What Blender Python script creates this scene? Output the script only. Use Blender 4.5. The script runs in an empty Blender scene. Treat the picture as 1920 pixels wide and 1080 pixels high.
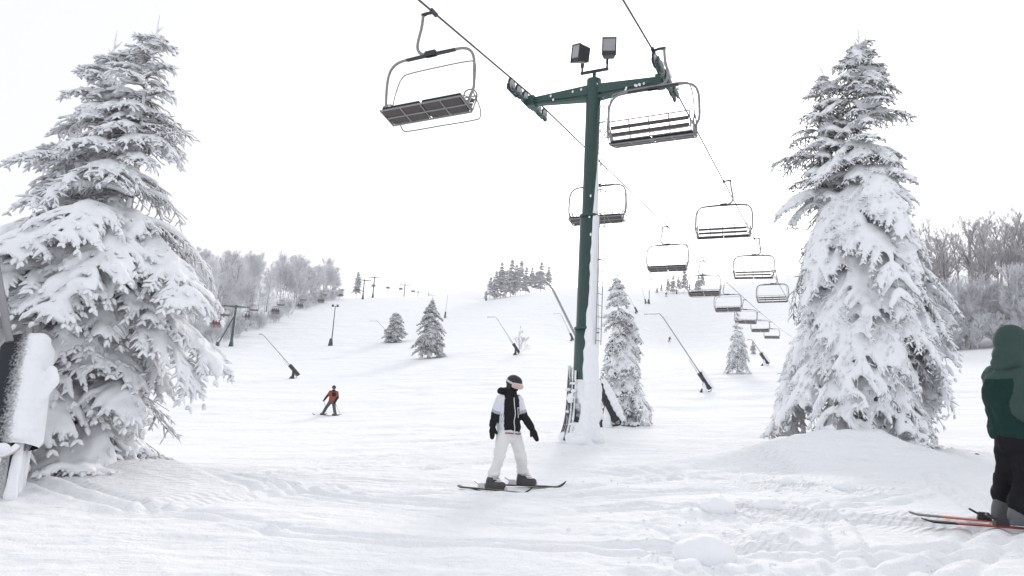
import bpy, math, random
import numpy as np
from mathutils import Vector, Matrix

# ------------------------------------------------------------------ camera, sky, sun, exposure
scn = bpy.context.scene
COL = scn.collection
F_PX, PITCH, ROLL, CAM_H = 1240.0, math.radians(10.5), math.radians(3.2), 1.15
_F = np.array([0, math.cos(PITCH), math.sin(PITCH)])
_U0 = np.array([0, -math.sin(PITCH), math.cos(PITCH)])
_R0 = np.array([1.0, 0, 0])
_X = _R0 * math.cos(ROLL) + _U0 * math.sin(ROLL)
_Y = -_R0 * math.sin(ROLL) + _U0 * math.cos(ROLL)
def at(px, py, depth):
    """photo pixel (1920x1080) and distance along the view axis (1500 = pixels per metre x distance) -> point"""
    depth = depth * F_PX / 1500.0
    return np.array([0, 0, CAM_H]) + depth * (_F + _X * (px - 960) / F_PX + _Y * (540 - py) / F_PX)

cd = bpy.data.cameras.new('camera'); cam = bpy.data.objects.new('camera', cd); COL.objects.link(cam)
cd.sensor_width = 36; cd.lens = F_PX / 1920 * 36; cd.clip_end = 6000; cd.clip_start = 0.05
m = Matrix(((_X[0], _Y[0], -_F[0]), (_X[1], _Y[1], -_F[1]), (_X[2], _Y[2], -_F[2])))
cam.matrix_world = Matrix.Translation((0, 0, CAM_H)) @ m.to_4x4()
scn.camera = cam

sun_dir = at(1215, 276, 1.0) - np.array([0, 0, CAM_H]); sun_dir /= np.linalg.norm(sun_dir)
SUN_EL = math.asin(sun_dir[2]); SUN_AZ = math.atan2(sun_dir[0], sun_dir[1])
world = bpy.data.worlds.new('World'); scn.world = world; world.use_nodes = True
wn = world.node_tree.nodes; wl = world.node_tree.links; wn.clear()
sky = wn.new('ShaderNodeTexSky'); sky.sky_type = 'NISHITA'; sky.sun_disc = False
sky.sun_elevation = SUN_EL; sky.sun_rotation = SUN_AZ
sky.air_density = 1.5; sky.dust_density = 6.0; sky.ozone_density = 1.0
hs = wn.new('ShaderNodeHueSaturation'); hs.inputs['Saturation'].default_value = 0.10
mixw = wn.new('ShaderNodeMixRGB'); mixw.inputs[0].default_value = 0.80      # thin even cloud over the sky
mixw.inputs[2].default_value = (9.2, 9.4, 9.85, 1)
bg = wn.new('ShaderNodeBackground'); bg.inputs[1].default_value = 0.1
wo = wn.new('ShaderNodeOutputWorld')
wl.new(sky.outputs[0], hs.inputs['Color']); wl.new(hs.outputs[0], mixw.inputs[1])
wl.new(mixw.outputs[0], bg.inputs[0]); wl.new(bg.outputs[0], wo.inputs[0])

sd = bpy.data.lights.new('sun', 'SUN'); sd.energy = 1.5; sd.angle = math.radians(11); sd.color = (1.0, 0.95, 0.88)
sun = bpy.data.objects.new('sun', sd); COL.objects.link(sun)
sun.rotation_euler = Vector(-sun_dir).to_track_quat('-Z', 'Y').to_euler()
scn.view_settings.view_transform = 'Standard'; scn.view_settings.look = 'None'
scn.view_settings.exposure = 0.22; scn.view_settings.gamma = 1.0; scn.view_settings.use_curve_mapping = False
scn.render.engine = 'CYCLES'
cy = scn.cycles
cy.max_bounces = 6; cy.diffuse_bounces = 4; cy.glossy_bounces = 2; cy.transmission_bounces = 2; cy.volume_bounces = 1
cy.use_denoising = True
cy.caustics_reflective = False; cy.caustics_refractive = False

rng = np.random.default_rng(7)
random.seed(7)

# ------------------------------------------------------------------ helpers
def _hash(ix, iy, iz, seed):
    h = (ix.astype(np.int64) * 374761393 + iy.astype(np.int64) * 668265263 + iz.astype(np.int64) * 2147483647 + seed * 974711) & 0xffffffff
    h = ((h ^ (h >> 13)) * 1274126177) & 0xffffffff
    h = ((h ^ (h >> 16)) * 2246822519) & 0xffffffff
    return ((h ^ (h >> 15)) & 0xffff) / 65535.0
def vnoise(p, seed=0):
    p = np.asarray(p, float); i = np.floor(p); f = p - i; f = f * f * (3 - 2 * f); i = i.astype(np.int64)
    r = 0
    for dx in (0, 1):
        for dy in (0, 1):
            for dz in (0, 1):
                w = (f[..., 0] if dx else 1 - f[..., 0]) * (f[..., 1] if dy else 1 - f[..., 1]) * (f[..., 2] if dz else 1 - f[..., 2])
                r = r + w * _hash(i[..., 0] + dx, i[..., 1] + dy, i[..., 2] + dz, seed)
    return r * 2 - 1
def fbm(p, oct=3, seed=0):
    a, s, r = 1.0, 1.0, 0
    for o in range(oct):
        r = r + a * vnoise(np.asarray(p) * s + 17.3 * o, seed + o); a *= .5; s *= 2.03
    return r

class MB:
    """collects vertices and faces of one mesh"""
    def __init__(s): s.v = []; s.q = []; s.t = []; s.n = 0; s.mq = []; s.mt = []
    def add(s, V, Q=None, T=None, mi=0):
        V = np.asarray(V, float).reshape(-1, 3)
        if Q is not None and len(Q): s.q.append(np.asarray(Q) + s.n); s.mq.append(np.full(len(Q), mi))
        if T is not None and len(T): s.t.append(np.asarray(T) + s.n); s.mt.append(np.full(len(T), mi))
        s.v.append(V); s.n += len(V); return s
    def box(s, c, size, rot=None, mi=0, taper=(1, 1)):
        c = np.asarray(c, float); h = np.asarray(size, float) / 2
        V = np.array([[x, y, z] for z in (-1, 1) for y in (-1, 1) for x in (-1, 1)], float)
        V[4:, 0] *= taper[0]; V[4:, 1] *= taper[1]
        V = V * h
        if rot is not None: V = V @ np.asarray(rot, float).T
        Q = [(0, 2, 3, 1), (4, 5, 7, 6), (0, 1, 5, 4), (2, 6, 7, 3), (0, 4, 6, 2), (1, 3, 7, 5)]
        return s.add(V + c, Q, mi=mi)
    def hexa(s, pts, mi=0):
        Q = [(0, 3, 2, 1), (4, 5, 6, 7), (0, 1, 5, 4), (1, 2, 6, 5), (2, 3, 7, 6), (3, 0, 4, 7)]
        return s.add(pts, Q, mi=mi)
    def tube(s, path, r, n=8, mi=0, cap=True):
        P = np.asarray(path, float)[None]; K = P.shape[1]
        R = np.asarray(r, float)
        R = np.broadcast_to(R, (K,) + R.shape[1:] if R.ndim else (K,))[None]
        return s.tubes(P, R, n, mi, cap)
    def tubes(s, P, R, n=6, mi=0, cap=True):
        V, Q, T = tube_batch(P, R, n, cap)
        return s.add(V, Q, T, mi)
    def ell(s, c, r, rot=None, n=12, k=8, mi=0):
        th = np.linspace(0, math.pi, k + 1); ph = np.linspace(0, 2 * math.pi, n, endpoint=False)
        V = np.array([[math.sin(a) * math.cos(b), math.sin(a) * math.sin(b), math.cos(a)] for a in th[1:-1] for b in ph] + [[0, 0, 1], [0, 0, -1]])
        V = V * np.asarray(r, float)
        if rot is not None: V = V @ np.asarray(rot, float).T
        Q = [(i * n + j, (i + 1) * n + j, (i + 1) * n + (j + 1) % n, i * n + (j + 1) % n) for i in range(k - 2) for j in range(n)]
        e = (k - 1) * n
        T = [(e, j, (j + 1) % n) for j in range(n)] + [(e + 1, (k - 2) * n + (j + 1) % n, (k - 2) * n + j) for j in range(n)]
        return s.add(V + np.asarray(c, float), Q, T, mi)
    def cap(s, p0, p1, r0, r1, n=12, mi=0, flat=None):
        """tapered capsule; flat = (rx factor, ry factor)"""
        p0 = np.asarray(p0, float); p1 = np.asarray(p1, float); d = p1 - p0; L = np.linalg.norm(d); d = d / max(L, 1e-6)
        pts, rr = [], []
        for a in (-88, -60, -30, 0): pts.append(p0 + d * r0 * math.sin(math.radians(a))); rr.append(r0 * math.cos(math.radians(a)))
        for t in (.33, .66): pts.append(p0 + (p1 - p0) * t); rr.append(r0 + (r1 - r0) * t)
        for a in (0, 30, 60, 88): pts.append(p1 + d * r1 * math.sin(math.radians(a))); rr.append(r1 * math.cos(math.radians(a)))
        R = np.array(rr)
        if flat is not None: R = np.stack([R * flat[0], R * flat[1]], -1)
        return s.tubes(np.array(pts)[None], R[None], n, mi)
    def mesh(s, name, mats=(), smooth=False):
        V = np.concatenate(s.v) if s.v else np.zeros((0, 3))
        Q = np.concatenate(s.q) if s.q else np.zeros((0, 4), int)
        T = np.concatenate(s.t) if s.t else np.zeros((0, 3), int)
        me = bpy.data.meshes.new(name)
        me.vertices.add(len(V)); me.vertices.foreach_set('co', V.ravel().astype(np.float32))
        nl = len(Q) * 4 + len(T) * 3
        me.loops.add(nl); me.loops.foreach_set('vertex_index', np.concatenate([Q.ravel(), T.ravel()]).astype(np.int32))
        me.polygons.add(len(Q) + len(T))
        st = np.concatenate([np.arange(len(Q)) * 4, len(Q) * 4 + np.arange(len(T)) * 3]).astype(np.int32)
        me.polygons.foreach_set('loop_start', st)
        if len(mats) > 1:
            me.polygons.foreach_set('material_index', np.concatenate(s.mq + s.mt).astype(np.int32))
        me.polygons.foreach_set('use_smooth', np.full(len(st), smooth))
        for mm in mats: me.materials.append(mm)
        me.update(calc_edges=True); me.validate()
        return me

def tube_batch(P, R, n=6, cap=True):
    P = np.asarray(P, float); B, K, _ = P.shape; R = np.asarray(R, float)
    if R.ndim == 2: R = np.stack([R, R], -1)
    T = np.gradient(P, axis=1); T /= np.linalg.norm(T, axis=-1, keepdims=True) + 1e-9
    mean = P[:, -1] - P[:, 0]; mean /= np.linalg.norm(mean, axis=-1, keepdims=True) + 1e-9
    up = np.where(np.abs(mean[:, 2:3]) > .96, np.array([[0.0, 1, 0]]), np.array([[0.0, 0, 1]]))[:, None, :]
    S = np.cross(T, np.broadcast_to(up, T.shape)); S /= np.linalg.norm(S, axis=-1, keepdims=True) + 1e-9
    U = np.cross(S, T)
    a = np.linspace(0, 2 * math.pi, n, endpoint=False)
    V = P[:, :, None] + S[:, :, None] * (R[..., 0][:, :, None, None] * np.cos(a)[None, None, :, None]) + U[:, :, None] * (R[..., 1][:, :, None, None] * np.sin(a)[None, None, :, None])
    V = V.reshape(-1, 3)
    b = np.arange(B)[:, None, None] * K * n; k = np.arange(K - 1)[None, :, None] * n; j = np.arange(n)[None, None, :]; j2 = (j + 1) % n
    Q = np.stack(np.broadcast_arrays(b + k + j, b + k + j2, b + k + n + j2, b + k + n + j), -1).reshape(-1, 4)
    Tr = None
    if cap:
        nv = len(V); C0 = P[:, 0]; C1 = P[:, -1]; V = np.concatenate([V, C0, C1])
        bb = np.arange(B)[:, None]; jj = np.arange(n)[None]; jj2 = (jj + 1) % n
        T0 = np.stack(np.broadcast_arrays(nv + bb, bb * K * n + jj2, bb * K * n + jj), -1).reshape(-1, 3)
        T1 = np.stack(np.broadcast_arrays(nv + B + bb, bb * K * n + (K - 1) * n + jj, bb * K * n + (K - 1) * n + jj2), -1).reshape(-1, 3)
        Tr = np.concatenate([T0, T1])
    return V, Q, Tr

def voxel_mesh(mb, name, voxel, mats=(), smooth_iter=2, smooth_f=.5, adapt=0.0):
    """fuse overlapping closed shapes into one continuous skin"""
    me = mb.mesh(name + '_raw'); o = bpy.data.objects.new(name + '_raw', me); COL.objects.link(o)
    r = o.modifiers.new('r', 'REMESH'); r.mode = 'VOXEL'; r.voxel_size = voxel; r.adaptivity = adapt; r.use_smooth_shade = True
    if smooth_iter:
        sm = o.modifiers.new('s', 'SMOOTH'); sm.factor = smooth_f; sm.iterations = smooth_iter
    dg = bpy.context.evaluated_depsgraph_get()
    out = bpy.data.meshes.new_from_object(o.evaluated_get(dg)); out.name = name
    bpy.data.objects.remove(o); bpy.data.meshes.remove(me)
    out.materials.clear()
    for mm in mats: out.materials.append(mm)
    return out
def get_co(me):
    a = np.empty(len(me.vertices) * 3, np.float32); me.vertices.foreach_get('co', a); return a.reshape(-1, 3).astype(float)
def get_no(me):
    a = np.empty(len(me.vertices) * 3, np.float32); me.vertices.foreach_get('normal', a); return a.reshape(-1, 3).astype(float)
def set_co(me, V): me.vertices.foreach_set('co', V.astype(np.float32).ravel()); me.update()
def displace(me, *layers, seed=0):
    V = get_co(me); N = get_no(me); d = 0
    for amp, scale in layers: d = d + amp * vnoise(V * scale, seed); seed += 5
    set_co(me, V + N * np.asarray(d)[:, None])
def face_centers(me):
    a = np.empty(len(me.polygons) * 3, np.float32); me.polygons.foreach_get('center', a); return a.reshape(-1, 3).astype(float)
def set_mats(me, idx): me.polygons.foreach_set('material_index', np.asarray(idx, np.int32)); me.update()

def ob(name, me, parent=None, loc=None, rz=None):
    o = bpy.data.objects.new(name, me); COL.objects.link(o)
    if parent is not None: o.parent = parent
    if loc is not None: o.location = loc
    if rz is not None: o.rotation_euler = (0, 0, rz)
    return o
def tag(o, label=None, cat=None, group=None, kind=None):
    if label: o['label'] = label
    if cat: o['category'] = cat
    if group: o['group'] = group
    if kind: o['kind'] = kind
    return o
def thing(name, label, cat, loc=(0, 0, 0), rz=0, group=None):
    o = bpy.data.objects.new(name, None); COL.objects.link(o); o.empty_display_size = .1
    o.location = loc; o.rotation_euler = (0, 0, rz)
    return tag(o, label, cat, group)
_kids = {}
def dup(root, loc, rz=0, scale=None, label=None, group=None):
    """copy of a thing with its parts and sub-parts"""
    def cp(o, parent):
        c = o.copy(); COL.objects.link(c)
        if parent is not None: c.parent = parent
        for ch in o.children: cp(ch, c)
        return c
    r = cp(root, None); r.location = loc; r.rotation_euler = (0, 0, rz)
    if scale is not None: r.scale = (scale,) * 3 if np.isscalar(scale) else scale
    if label: r['label'] = label
    if group: r['group'] = group
    return r
def rotz(a): c, s = math.cos(a), math.sin(a); return np.array([[c, -s, 0], [s, c, 0], [0, 0, 1]])
def roty(a): c, s = math.cos(a), math.sin(a); return np.array([[c, 0, s], [0, 1, 0], [-s, 0, c]])
def rotx(a): c, s = math.cos(a), math.sin(a); return np.array([[1, 0, 0], [0, c, -s], [0, s, c]])
def bez(pts, k=24):
    """smooth curve through points (Catmull-Rom)"""
    P = np.asarray(pts, float); P = np.vstack([2 * P[0] - P[1], P, 2 * P[-1] - P[-2]]); out = []
    n = len(P) - 3
    for i in range(n):
        p0, p1, p2, p3 = P[i:i + 4]
        for t in np.linspace(0, 1, max(2, k // n), endpoint=(i == n - 1)):
            out.append(.5 * ((2 * p1) + (p2 - p0) * t + (2 * p0 - 5 * p1 + 4 * p2 - p3) * t * t + (-p0 + 3 * p1 - 3 * p2 + p3) * t ** 3))
    return np.array(out)

# ------------------------------------------------------------------ materials
def mat(name, col, rough=.6, metal=0.0, var=.12, scale=6.0, bump=0.0, bscale=40.0, spec=.3, col2=None, thr=None):
    M = bpy.data.materials.new(name); M.use_nodes = True; nt = M.node_tree; n = nt.nodes; l = nt.links
    b = n['Principled BSDF']; b.inputs['Roughness'].default_value = rough; b.inputs['Metallic'].default_value = metal
    b.inputs['Specular IOR Level'].default_value = spec
    tc = n.new('ShaderNodeTexCoord'); nz = n.new('ShaderNodeTexNoise'); nz.inputs['Scale'].default_value = scale; nz.inputs['Detail'].default_value = 4
    l.new(tc.outputs['Object'], nz.inputs['Vector'])
    mx = n.new('ShaderNodeMixRGB'); c = np.array(col); c2 = np.array(col2) if col2 is not None else c * (1 + var)
    c1 = c if col2 is not None else c * (1 - var)
    mx.inputs[1].default_value = (*c1, 1); mx.inputs[2].default_value = (*np.clip(c2, 0, 1), 1)
    if thr:
        rp = n.new('ShaderNodeMapRange'); rp.inputs[1].default_value = thr[0]; rp.inputs[2].default_value = thr[1]
        l.new(nz.outputs[0], rp.inputs[0]); l.new(rp.outputs[0], mx.inputs[0])
    else: l.new(nz.outputs[0], mx.inputs[0])
    l.new(mx.outputs[0], b.inputs['Base Color'])
    if bump:
        n2 = n.new('ShaderNodeTexNoise'); n2.inputs['Scale'].default_value = bscale; n2.inputs['Detail'].default_value = 4
        l.new(tc.outputs['Object'], n2.inputs['Vector'])
        bp = n.new('ShaderNodeBump'); bp.inputs['Strength'].default_value = 1; bp.inputs['Distance'].default_value = bump
        l.new(n2.outputs[0], bp.inputs['Height']); l.new(bp.outputs[0], b.inputs['Normal'])
    return M
SNOW = (.885, .895, .92)
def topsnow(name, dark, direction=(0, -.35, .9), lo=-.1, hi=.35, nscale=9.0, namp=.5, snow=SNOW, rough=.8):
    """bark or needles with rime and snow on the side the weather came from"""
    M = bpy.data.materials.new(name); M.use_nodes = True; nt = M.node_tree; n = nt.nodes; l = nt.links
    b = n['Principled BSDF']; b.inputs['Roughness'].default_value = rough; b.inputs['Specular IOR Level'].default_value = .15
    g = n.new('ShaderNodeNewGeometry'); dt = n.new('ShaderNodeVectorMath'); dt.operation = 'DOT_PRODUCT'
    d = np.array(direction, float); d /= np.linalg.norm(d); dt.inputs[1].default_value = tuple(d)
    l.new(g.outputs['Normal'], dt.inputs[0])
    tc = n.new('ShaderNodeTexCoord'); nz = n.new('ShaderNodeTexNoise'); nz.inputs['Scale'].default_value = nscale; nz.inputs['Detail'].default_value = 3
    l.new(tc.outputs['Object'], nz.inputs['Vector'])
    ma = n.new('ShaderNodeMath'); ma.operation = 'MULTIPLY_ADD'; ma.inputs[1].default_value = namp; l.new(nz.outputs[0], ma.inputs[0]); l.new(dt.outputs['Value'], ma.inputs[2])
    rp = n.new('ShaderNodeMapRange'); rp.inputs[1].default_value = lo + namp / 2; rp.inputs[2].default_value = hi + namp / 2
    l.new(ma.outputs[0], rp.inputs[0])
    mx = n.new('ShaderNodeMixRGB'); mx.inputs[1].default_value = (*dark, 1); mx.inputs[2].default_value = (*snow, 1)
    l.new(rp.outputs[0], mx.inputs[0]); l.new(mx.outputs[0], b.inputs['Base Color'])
    return M

def snow_ground_mat():
    M = bpy.data.materials.new('groomed_snow'); M.use_nodes = True; nt = M.node_tree; n = nt.nodes; l = nt.links
    b = n['Principled BSDF']; b.inputs['Roughness'].default_value = .95; b.inputs['Specular IOR Level'].default_value = .03
    tc = n.new('ShaderNodeTexCoord')
    def noise(scale, detail, vec=None, rough=.5):
        z = n.new('ShaderNodeTexNoise'); z.inputs['Scale'].default_value = scale; z.inputs['Detail'].default_value = detail; z.inputs['Roughness'].default_value = rough
        l.new(vec if vec is not None else tc.outputs['Object'], z.inputs['Vector']); return z.outputs[0]
    def mapv(rot, sc):
        mp = n.new('ShaderNodeMapping'); mp.inputs['Rotation'].default_value = (0, 0, rot); mp.inputs['Scale'].default_value = sc
        l.new(tc.outputs['Object'], mp.inputs['Vector']); return mp.outputs[0]
    def math_(op, a, bb, clamp=False):
        q = n.new('ShaderNodeMath'); q.operation = op; q.use_clamp = clamp
        for i, v in enumerate((a, bb)):
            if isinstance(v, (int, float)): q.inputs[i].default_value = v
            else: l.new(v, q.inputs[i])
        return q.outputs[0]
    # grain, wind scour streaks, crossing ski scratches
    grain = math_('MULTIPLY', noise(55, 5, rough=.65), .012)
    clod = math_('MULTIPLY', noise(9, 5, rough=.6), .05)
    st1 = math_('MULTIPLY', noise(1.0, 4, mapv(.35, (.7, 4.5, 1))), .045)
    st2 = math_('MULTIPLY', noise(1.0, 3, mapv(-.25, (.45, 7, 1))), .032)
    st3 = math_('MULTIPLY', noise(1.0, 3, mapv(1.15, (.35, 8, 1))), .032)
    # groomer corduroy left in patches
    wv = n.new('ShaderNodeTexWave'); wv.inputs['Scale'].default_value = 3.9; wv.inputs['Distortion'].default_value = 1.2; wv.inputs['Detail'].default_value = 2
    l.new(mapv(.95, (1, 1, 1)), wv.inputs['Vector'])
    pm = n.new('ShaderNodeMapRange'); pm.inputs[1].default_value = .55; pm.inputs[2].default_value = .68; l.new(noise(.33, 2), pm.inputs[0])
    masks = pm.outputs[0]
    for c, r in CORDUROY:
        dv = n.new('ShaderNodeVectorMath'); dv.operation = 'DISTANCE'; dv.inputs[1].default_value = c; l.new(tc.outputs['Object'], dv.inputs[0])
        mr = n.new('ShaderNodeMapRange'); mr.inputs[1].default_value = r; mr.inputs[2].default_value = r * .6; l.new(math_('ADD', dv.outputs['Value'], math_('MULTIPLY', noise(2.5, 3), .35)), mr.inputs[0])
        masks = math_('MAXIMUM', masks, mr.outputs[0])
    cord = math_('MULTIPLY', math_('MULTIPLY', wv.outputs['Fac'], masks), .026)
    big1 = math_('MULTIPLY', noise(1.0, 5, mapv(.75, (.05, .22, 1))), .9)
    big2 = math_('MULTIPLY', noise(.16, 5, rough=.6), .8)
    grain = math_('ADD', grain, math_('ADD', big1, big2))
    h = math_('ADD', math_('ADD', math_('ADD', grain, clod), math_('ADD', st1, st2)), math_('ADD', st3, cord))
    bp = n.new('ShaderNodeBump'); bp.inputs['Strength'].default_value = .8; bp.inputs['Distance'].default_value = 1.0
    l.new(h, bp.inputs['Height']); l.new(bp.outputs[0], b.inputs['Normal'])
    mx = n.new('ShaderNodeMixRGB'); mx.inputs[1].default_value = (.865, .88, .915, 1); mx.inputs[2].default_value = (.925, .93, .945, 1)
    l.new(math_('ADD', math_('MULTIPLY', noise(.5, 5), .6), math_('MULTIPLY', noise(1.0, 4, mapv(.2, (.1, 1.4, 1))), .4)), mx.inputs[0]); l.new(mx.outputs[0], b.inputs['Base Color'])
    return M
CORDUROY = [((2.9, 7.3, .2), 1.1), ((4.0, 6.9, .25), .9), ((2.2, 6.0, .1), .7)]
M_GROUND = snow_ground_mat()
M_SNOW = mat('packed_snow', SNOW, .75, var=.03, scale=5, bump=.006, bscale=30, spec=.15)
M_GREEN = mat('tower_green_paint', (.028, .072, .064), .42, var=.2, scale=5, bump=.001, spec=.45)
M_GREY = mat('galvanised_steel', (.27, .265, .275), .45, .55, var=.2, scale=14)
M_DARK = mat('dark_steel', (.045, .047, .05), .5, .3, var=.3, scale=20)
M_RUBBER = mat('black_rubber', (.02, .02, .022), .7, var=.3)
M_WHEEL = mat('sheave_alloy', (.38, .38, .4), .4, .5, var=.15)
M_SEAT = mat('seat_vinyl', (.075, .066, .062), .6, var=.25, scale=8, bump=.002)
M_SEATTOP = topsnow('seat_pad', (.03, .033, .036), (0, 0, 1), .45, .8, 14, .9)
M_LENS = mat('lamp_lens', (.30, .30, .31), .15, var=.25, scale=3, spec=.7)
M_ROPE = mat('steel_rope', (.10, .10, .105), .5, .4)
M_BARK = topsnow('spruce_bark', (.07, .058, .05), (.2, -.6, .4), .1, .7, 6, .9)
M_NEEDLE = topsnow('rimed_needles', (.10, .105, .095), (.05, -.35, .9), -.35, .25, 8, .55, snow=(.84, .85, .875))
M_RIMED = topsnow('heavily_rimed_twigs', (.30, .30, .30), (.1, -.45, .8), -.75, .0, 8, .5, snow=(.87, .88, .905))
M_NEEDLE_MID = topsnow('frosted_needles', (.15, .16, .16), (.05, -.3, .9), -.3, .5, 3, .7, snow=(.80, .81, .84))
M_FINGER = topsnow('rime_fingers', (.36, .36, .365), (.1, -.5, .75), -.85, -.15, 7, .4)
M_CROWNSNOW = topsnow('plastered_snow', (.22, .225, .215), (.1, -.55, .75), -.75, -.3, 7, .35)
# ------------------------------------------------------------------ terrain
CTRL = [  # photo pixel, distance along the view axis
    (1890, 985, 7.5), (945, 915, 11.5), (40, 940, 7.6), (200, 903, 9.8), (1090, 838, 19.9), (1600, 872, 16.5),
    (1140, 800, 30), (1170, 799, 33), (617, 780, 45), (549, 710, 88), (1320, 736, 63), (1385, 700, 80), (803, 672, 120),
    (738, 642, 170), (967, 665, 110), (1072, 640, 170), (621, 648, 165), (433, 650, 170), (1255, 645, 215), (1190, 584, 235), (1217, 570, 265),
    (700, 557, 380), (800, 556, 385), (900, 556, 385), (1000, 553, 370), (1100, 548, 365), (1180, 545, 350), (1290, 541, 325), (1345, 535, 318), (1450, 522, 300), (1700, 500, 300),
    (680, 562, 340), (910, 565, 335), (1250, 556, 290), (1745, 662, 112), (1920, 650, 104), (2200, 640, 95), (1850, 760, 45), (1600, 700, 75),
    (380, 650, 165), (640, 560, 325), (200, 640, 160), (0, 632, 150), (430, 575, 250), (200, 560, 250), (-300, 600, 220), (1850, 575, 165), (2200, 560, 150), (300, 790, 40), (-200, 800, 30), (2100, 860, 16)]
cp = [at(*c) for c in CTRL]
cp += [np.array(p, float) for p in [(0, 0, 0), (0, 4, 0.0), (-6, 2, 0), (7, 2, .15), (0, -15, -.5), (-30, -10, -1), (30, -10, .3), (0, -80, -5), (-120, -60, -6), (120, -60, 2),
       (-90, 370, 53), (0, 375, 53), (90, 360, 53), (-280, 350, 48), (280, 350, 52), (0, 600, 40), (-500, 700, 30), (500, 700, 35), (0, 1600, 10), (-1500, 1500, 0), (1500, 1500, 0), (-900, 0, 10), (900, 0, 20), (0, -800, -40), (-900, -800, -40), (900, -800, -30)]]
cp = np.array(cp)
def _warp(x, y):
    r = np.hypot(x, y) + 1e-6; k = np.log1p(r / 12.0) * 12.0 / r      # even spacing of near and far
    return x * k, y * k
def _tps(d2): return .5 * d2 * np.log(d2 + 1e-9)
_cx, _cy = _warp(cp[:, 0], cp[:, 1]); _n = len(cp)
_zs = np.arcsinh(cp[:, 2] / 4.0)
_A = np.zeros((_n + 3, _n + 3)); _A[:_n, :_n] = _tps((_cx[:, None] - _cx) ** 2 + (_cy[:, None] - _cy) ** 2) + np.eye(_n) * .6
_A[:_n, _n] = 1; _A[:_n, _n + 1] = _cx; _A[:_n, _n + 2] = _cy; _A[_n:, :_n] = _A[:_n, _n:].T
_w = np.linalg.solve(_A, np.concatenate([_zs, [0, 0, 0]]))
def base_h(x, y):
    wx, wy = _warp(x, y)
    z = _w[_n] + _w[_n + 1] * wx + _w[_n + 2] * wy
    for i in range(_n): z = z + _w[i] * _tps((wx - _cx[i]) ** 2 + (wy - _cy[i]) ** 2)
    return np.sinh(np.clip(z, -4, 4)) * 4.0
def gauss(x, y, c, sx, sy=None, a=0.0):
    sy = sy or sx; dx, dy = x - c[0], y - c[1]; u = dx * math.cos(a) + dy * math.sin(a); v = -dx * math.sin(a) + dy * math.cos(a)
    return np.exp(-.5 * ((u / sx) ** 2 + (v / sy) ** 2))
def on_ground(px, py):
    """where the ray through a photo pixel meets the near ground"""
    lo, hi = 1.0, 60.0
    for d in np.geomspace(2, 60, 400):
        p = at(px, py, d)
        if p[2] < base_h(p[0], p[1]): return p
    return at(px, py, 60)
BERM = [at(1180, 885, 14.0), at(1300, 872, 14.6), at(1420, 860, 15.2), at(1540, 852, 15.8), at(1640, 850, 16.0), at(1715, 862, 15.8)]
BERM_H = [.10, .26, .40, .58, .56, .25]
LUMP_PX = [(1322, 1050, 62), (1345, 968, 42), (1440, 962, 30), (1585, 925, 24), (1478, 908, 18), (1290, 1072, 30), (1395, 985, 20), (1240, 1000, 22), (1530, 915, 16), (1380, 1075, 26), (1420, 1010, 16), (1270, 1015, 18)]
LUMPS = [(on_ground(a, b), c) for a, b, c in LUMP_PX]
TRACKS = []
_tr = np.random.default_rng(3)
for _i in range(64):
    x0, y0 = _tr.uniform(-9, 10), _tr.uniform(3.5, 30); a = _tr.choice([.25, .1, -.2, 2.6, 1.1, .9]) + _tr.normal(0, .12); L = _tr.uniform(2.5, 9); c = _tr.normal(0, .09)
    t = np.linspace(-L / 2, L / 2, 40); ang = a + c * t
    px_ = x0 + np.cumsum(np.cos(ang)) * (t[1] - t[0]); py_ = y0 + np.cumsum(np.sin(ang)) * (t[1] - t[0])
    TRACKS.append((px_, py_, _tr.uniform(.035, .06) * (1 + y0 / 25), _tr.uniform(.025, .05)))
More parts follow.
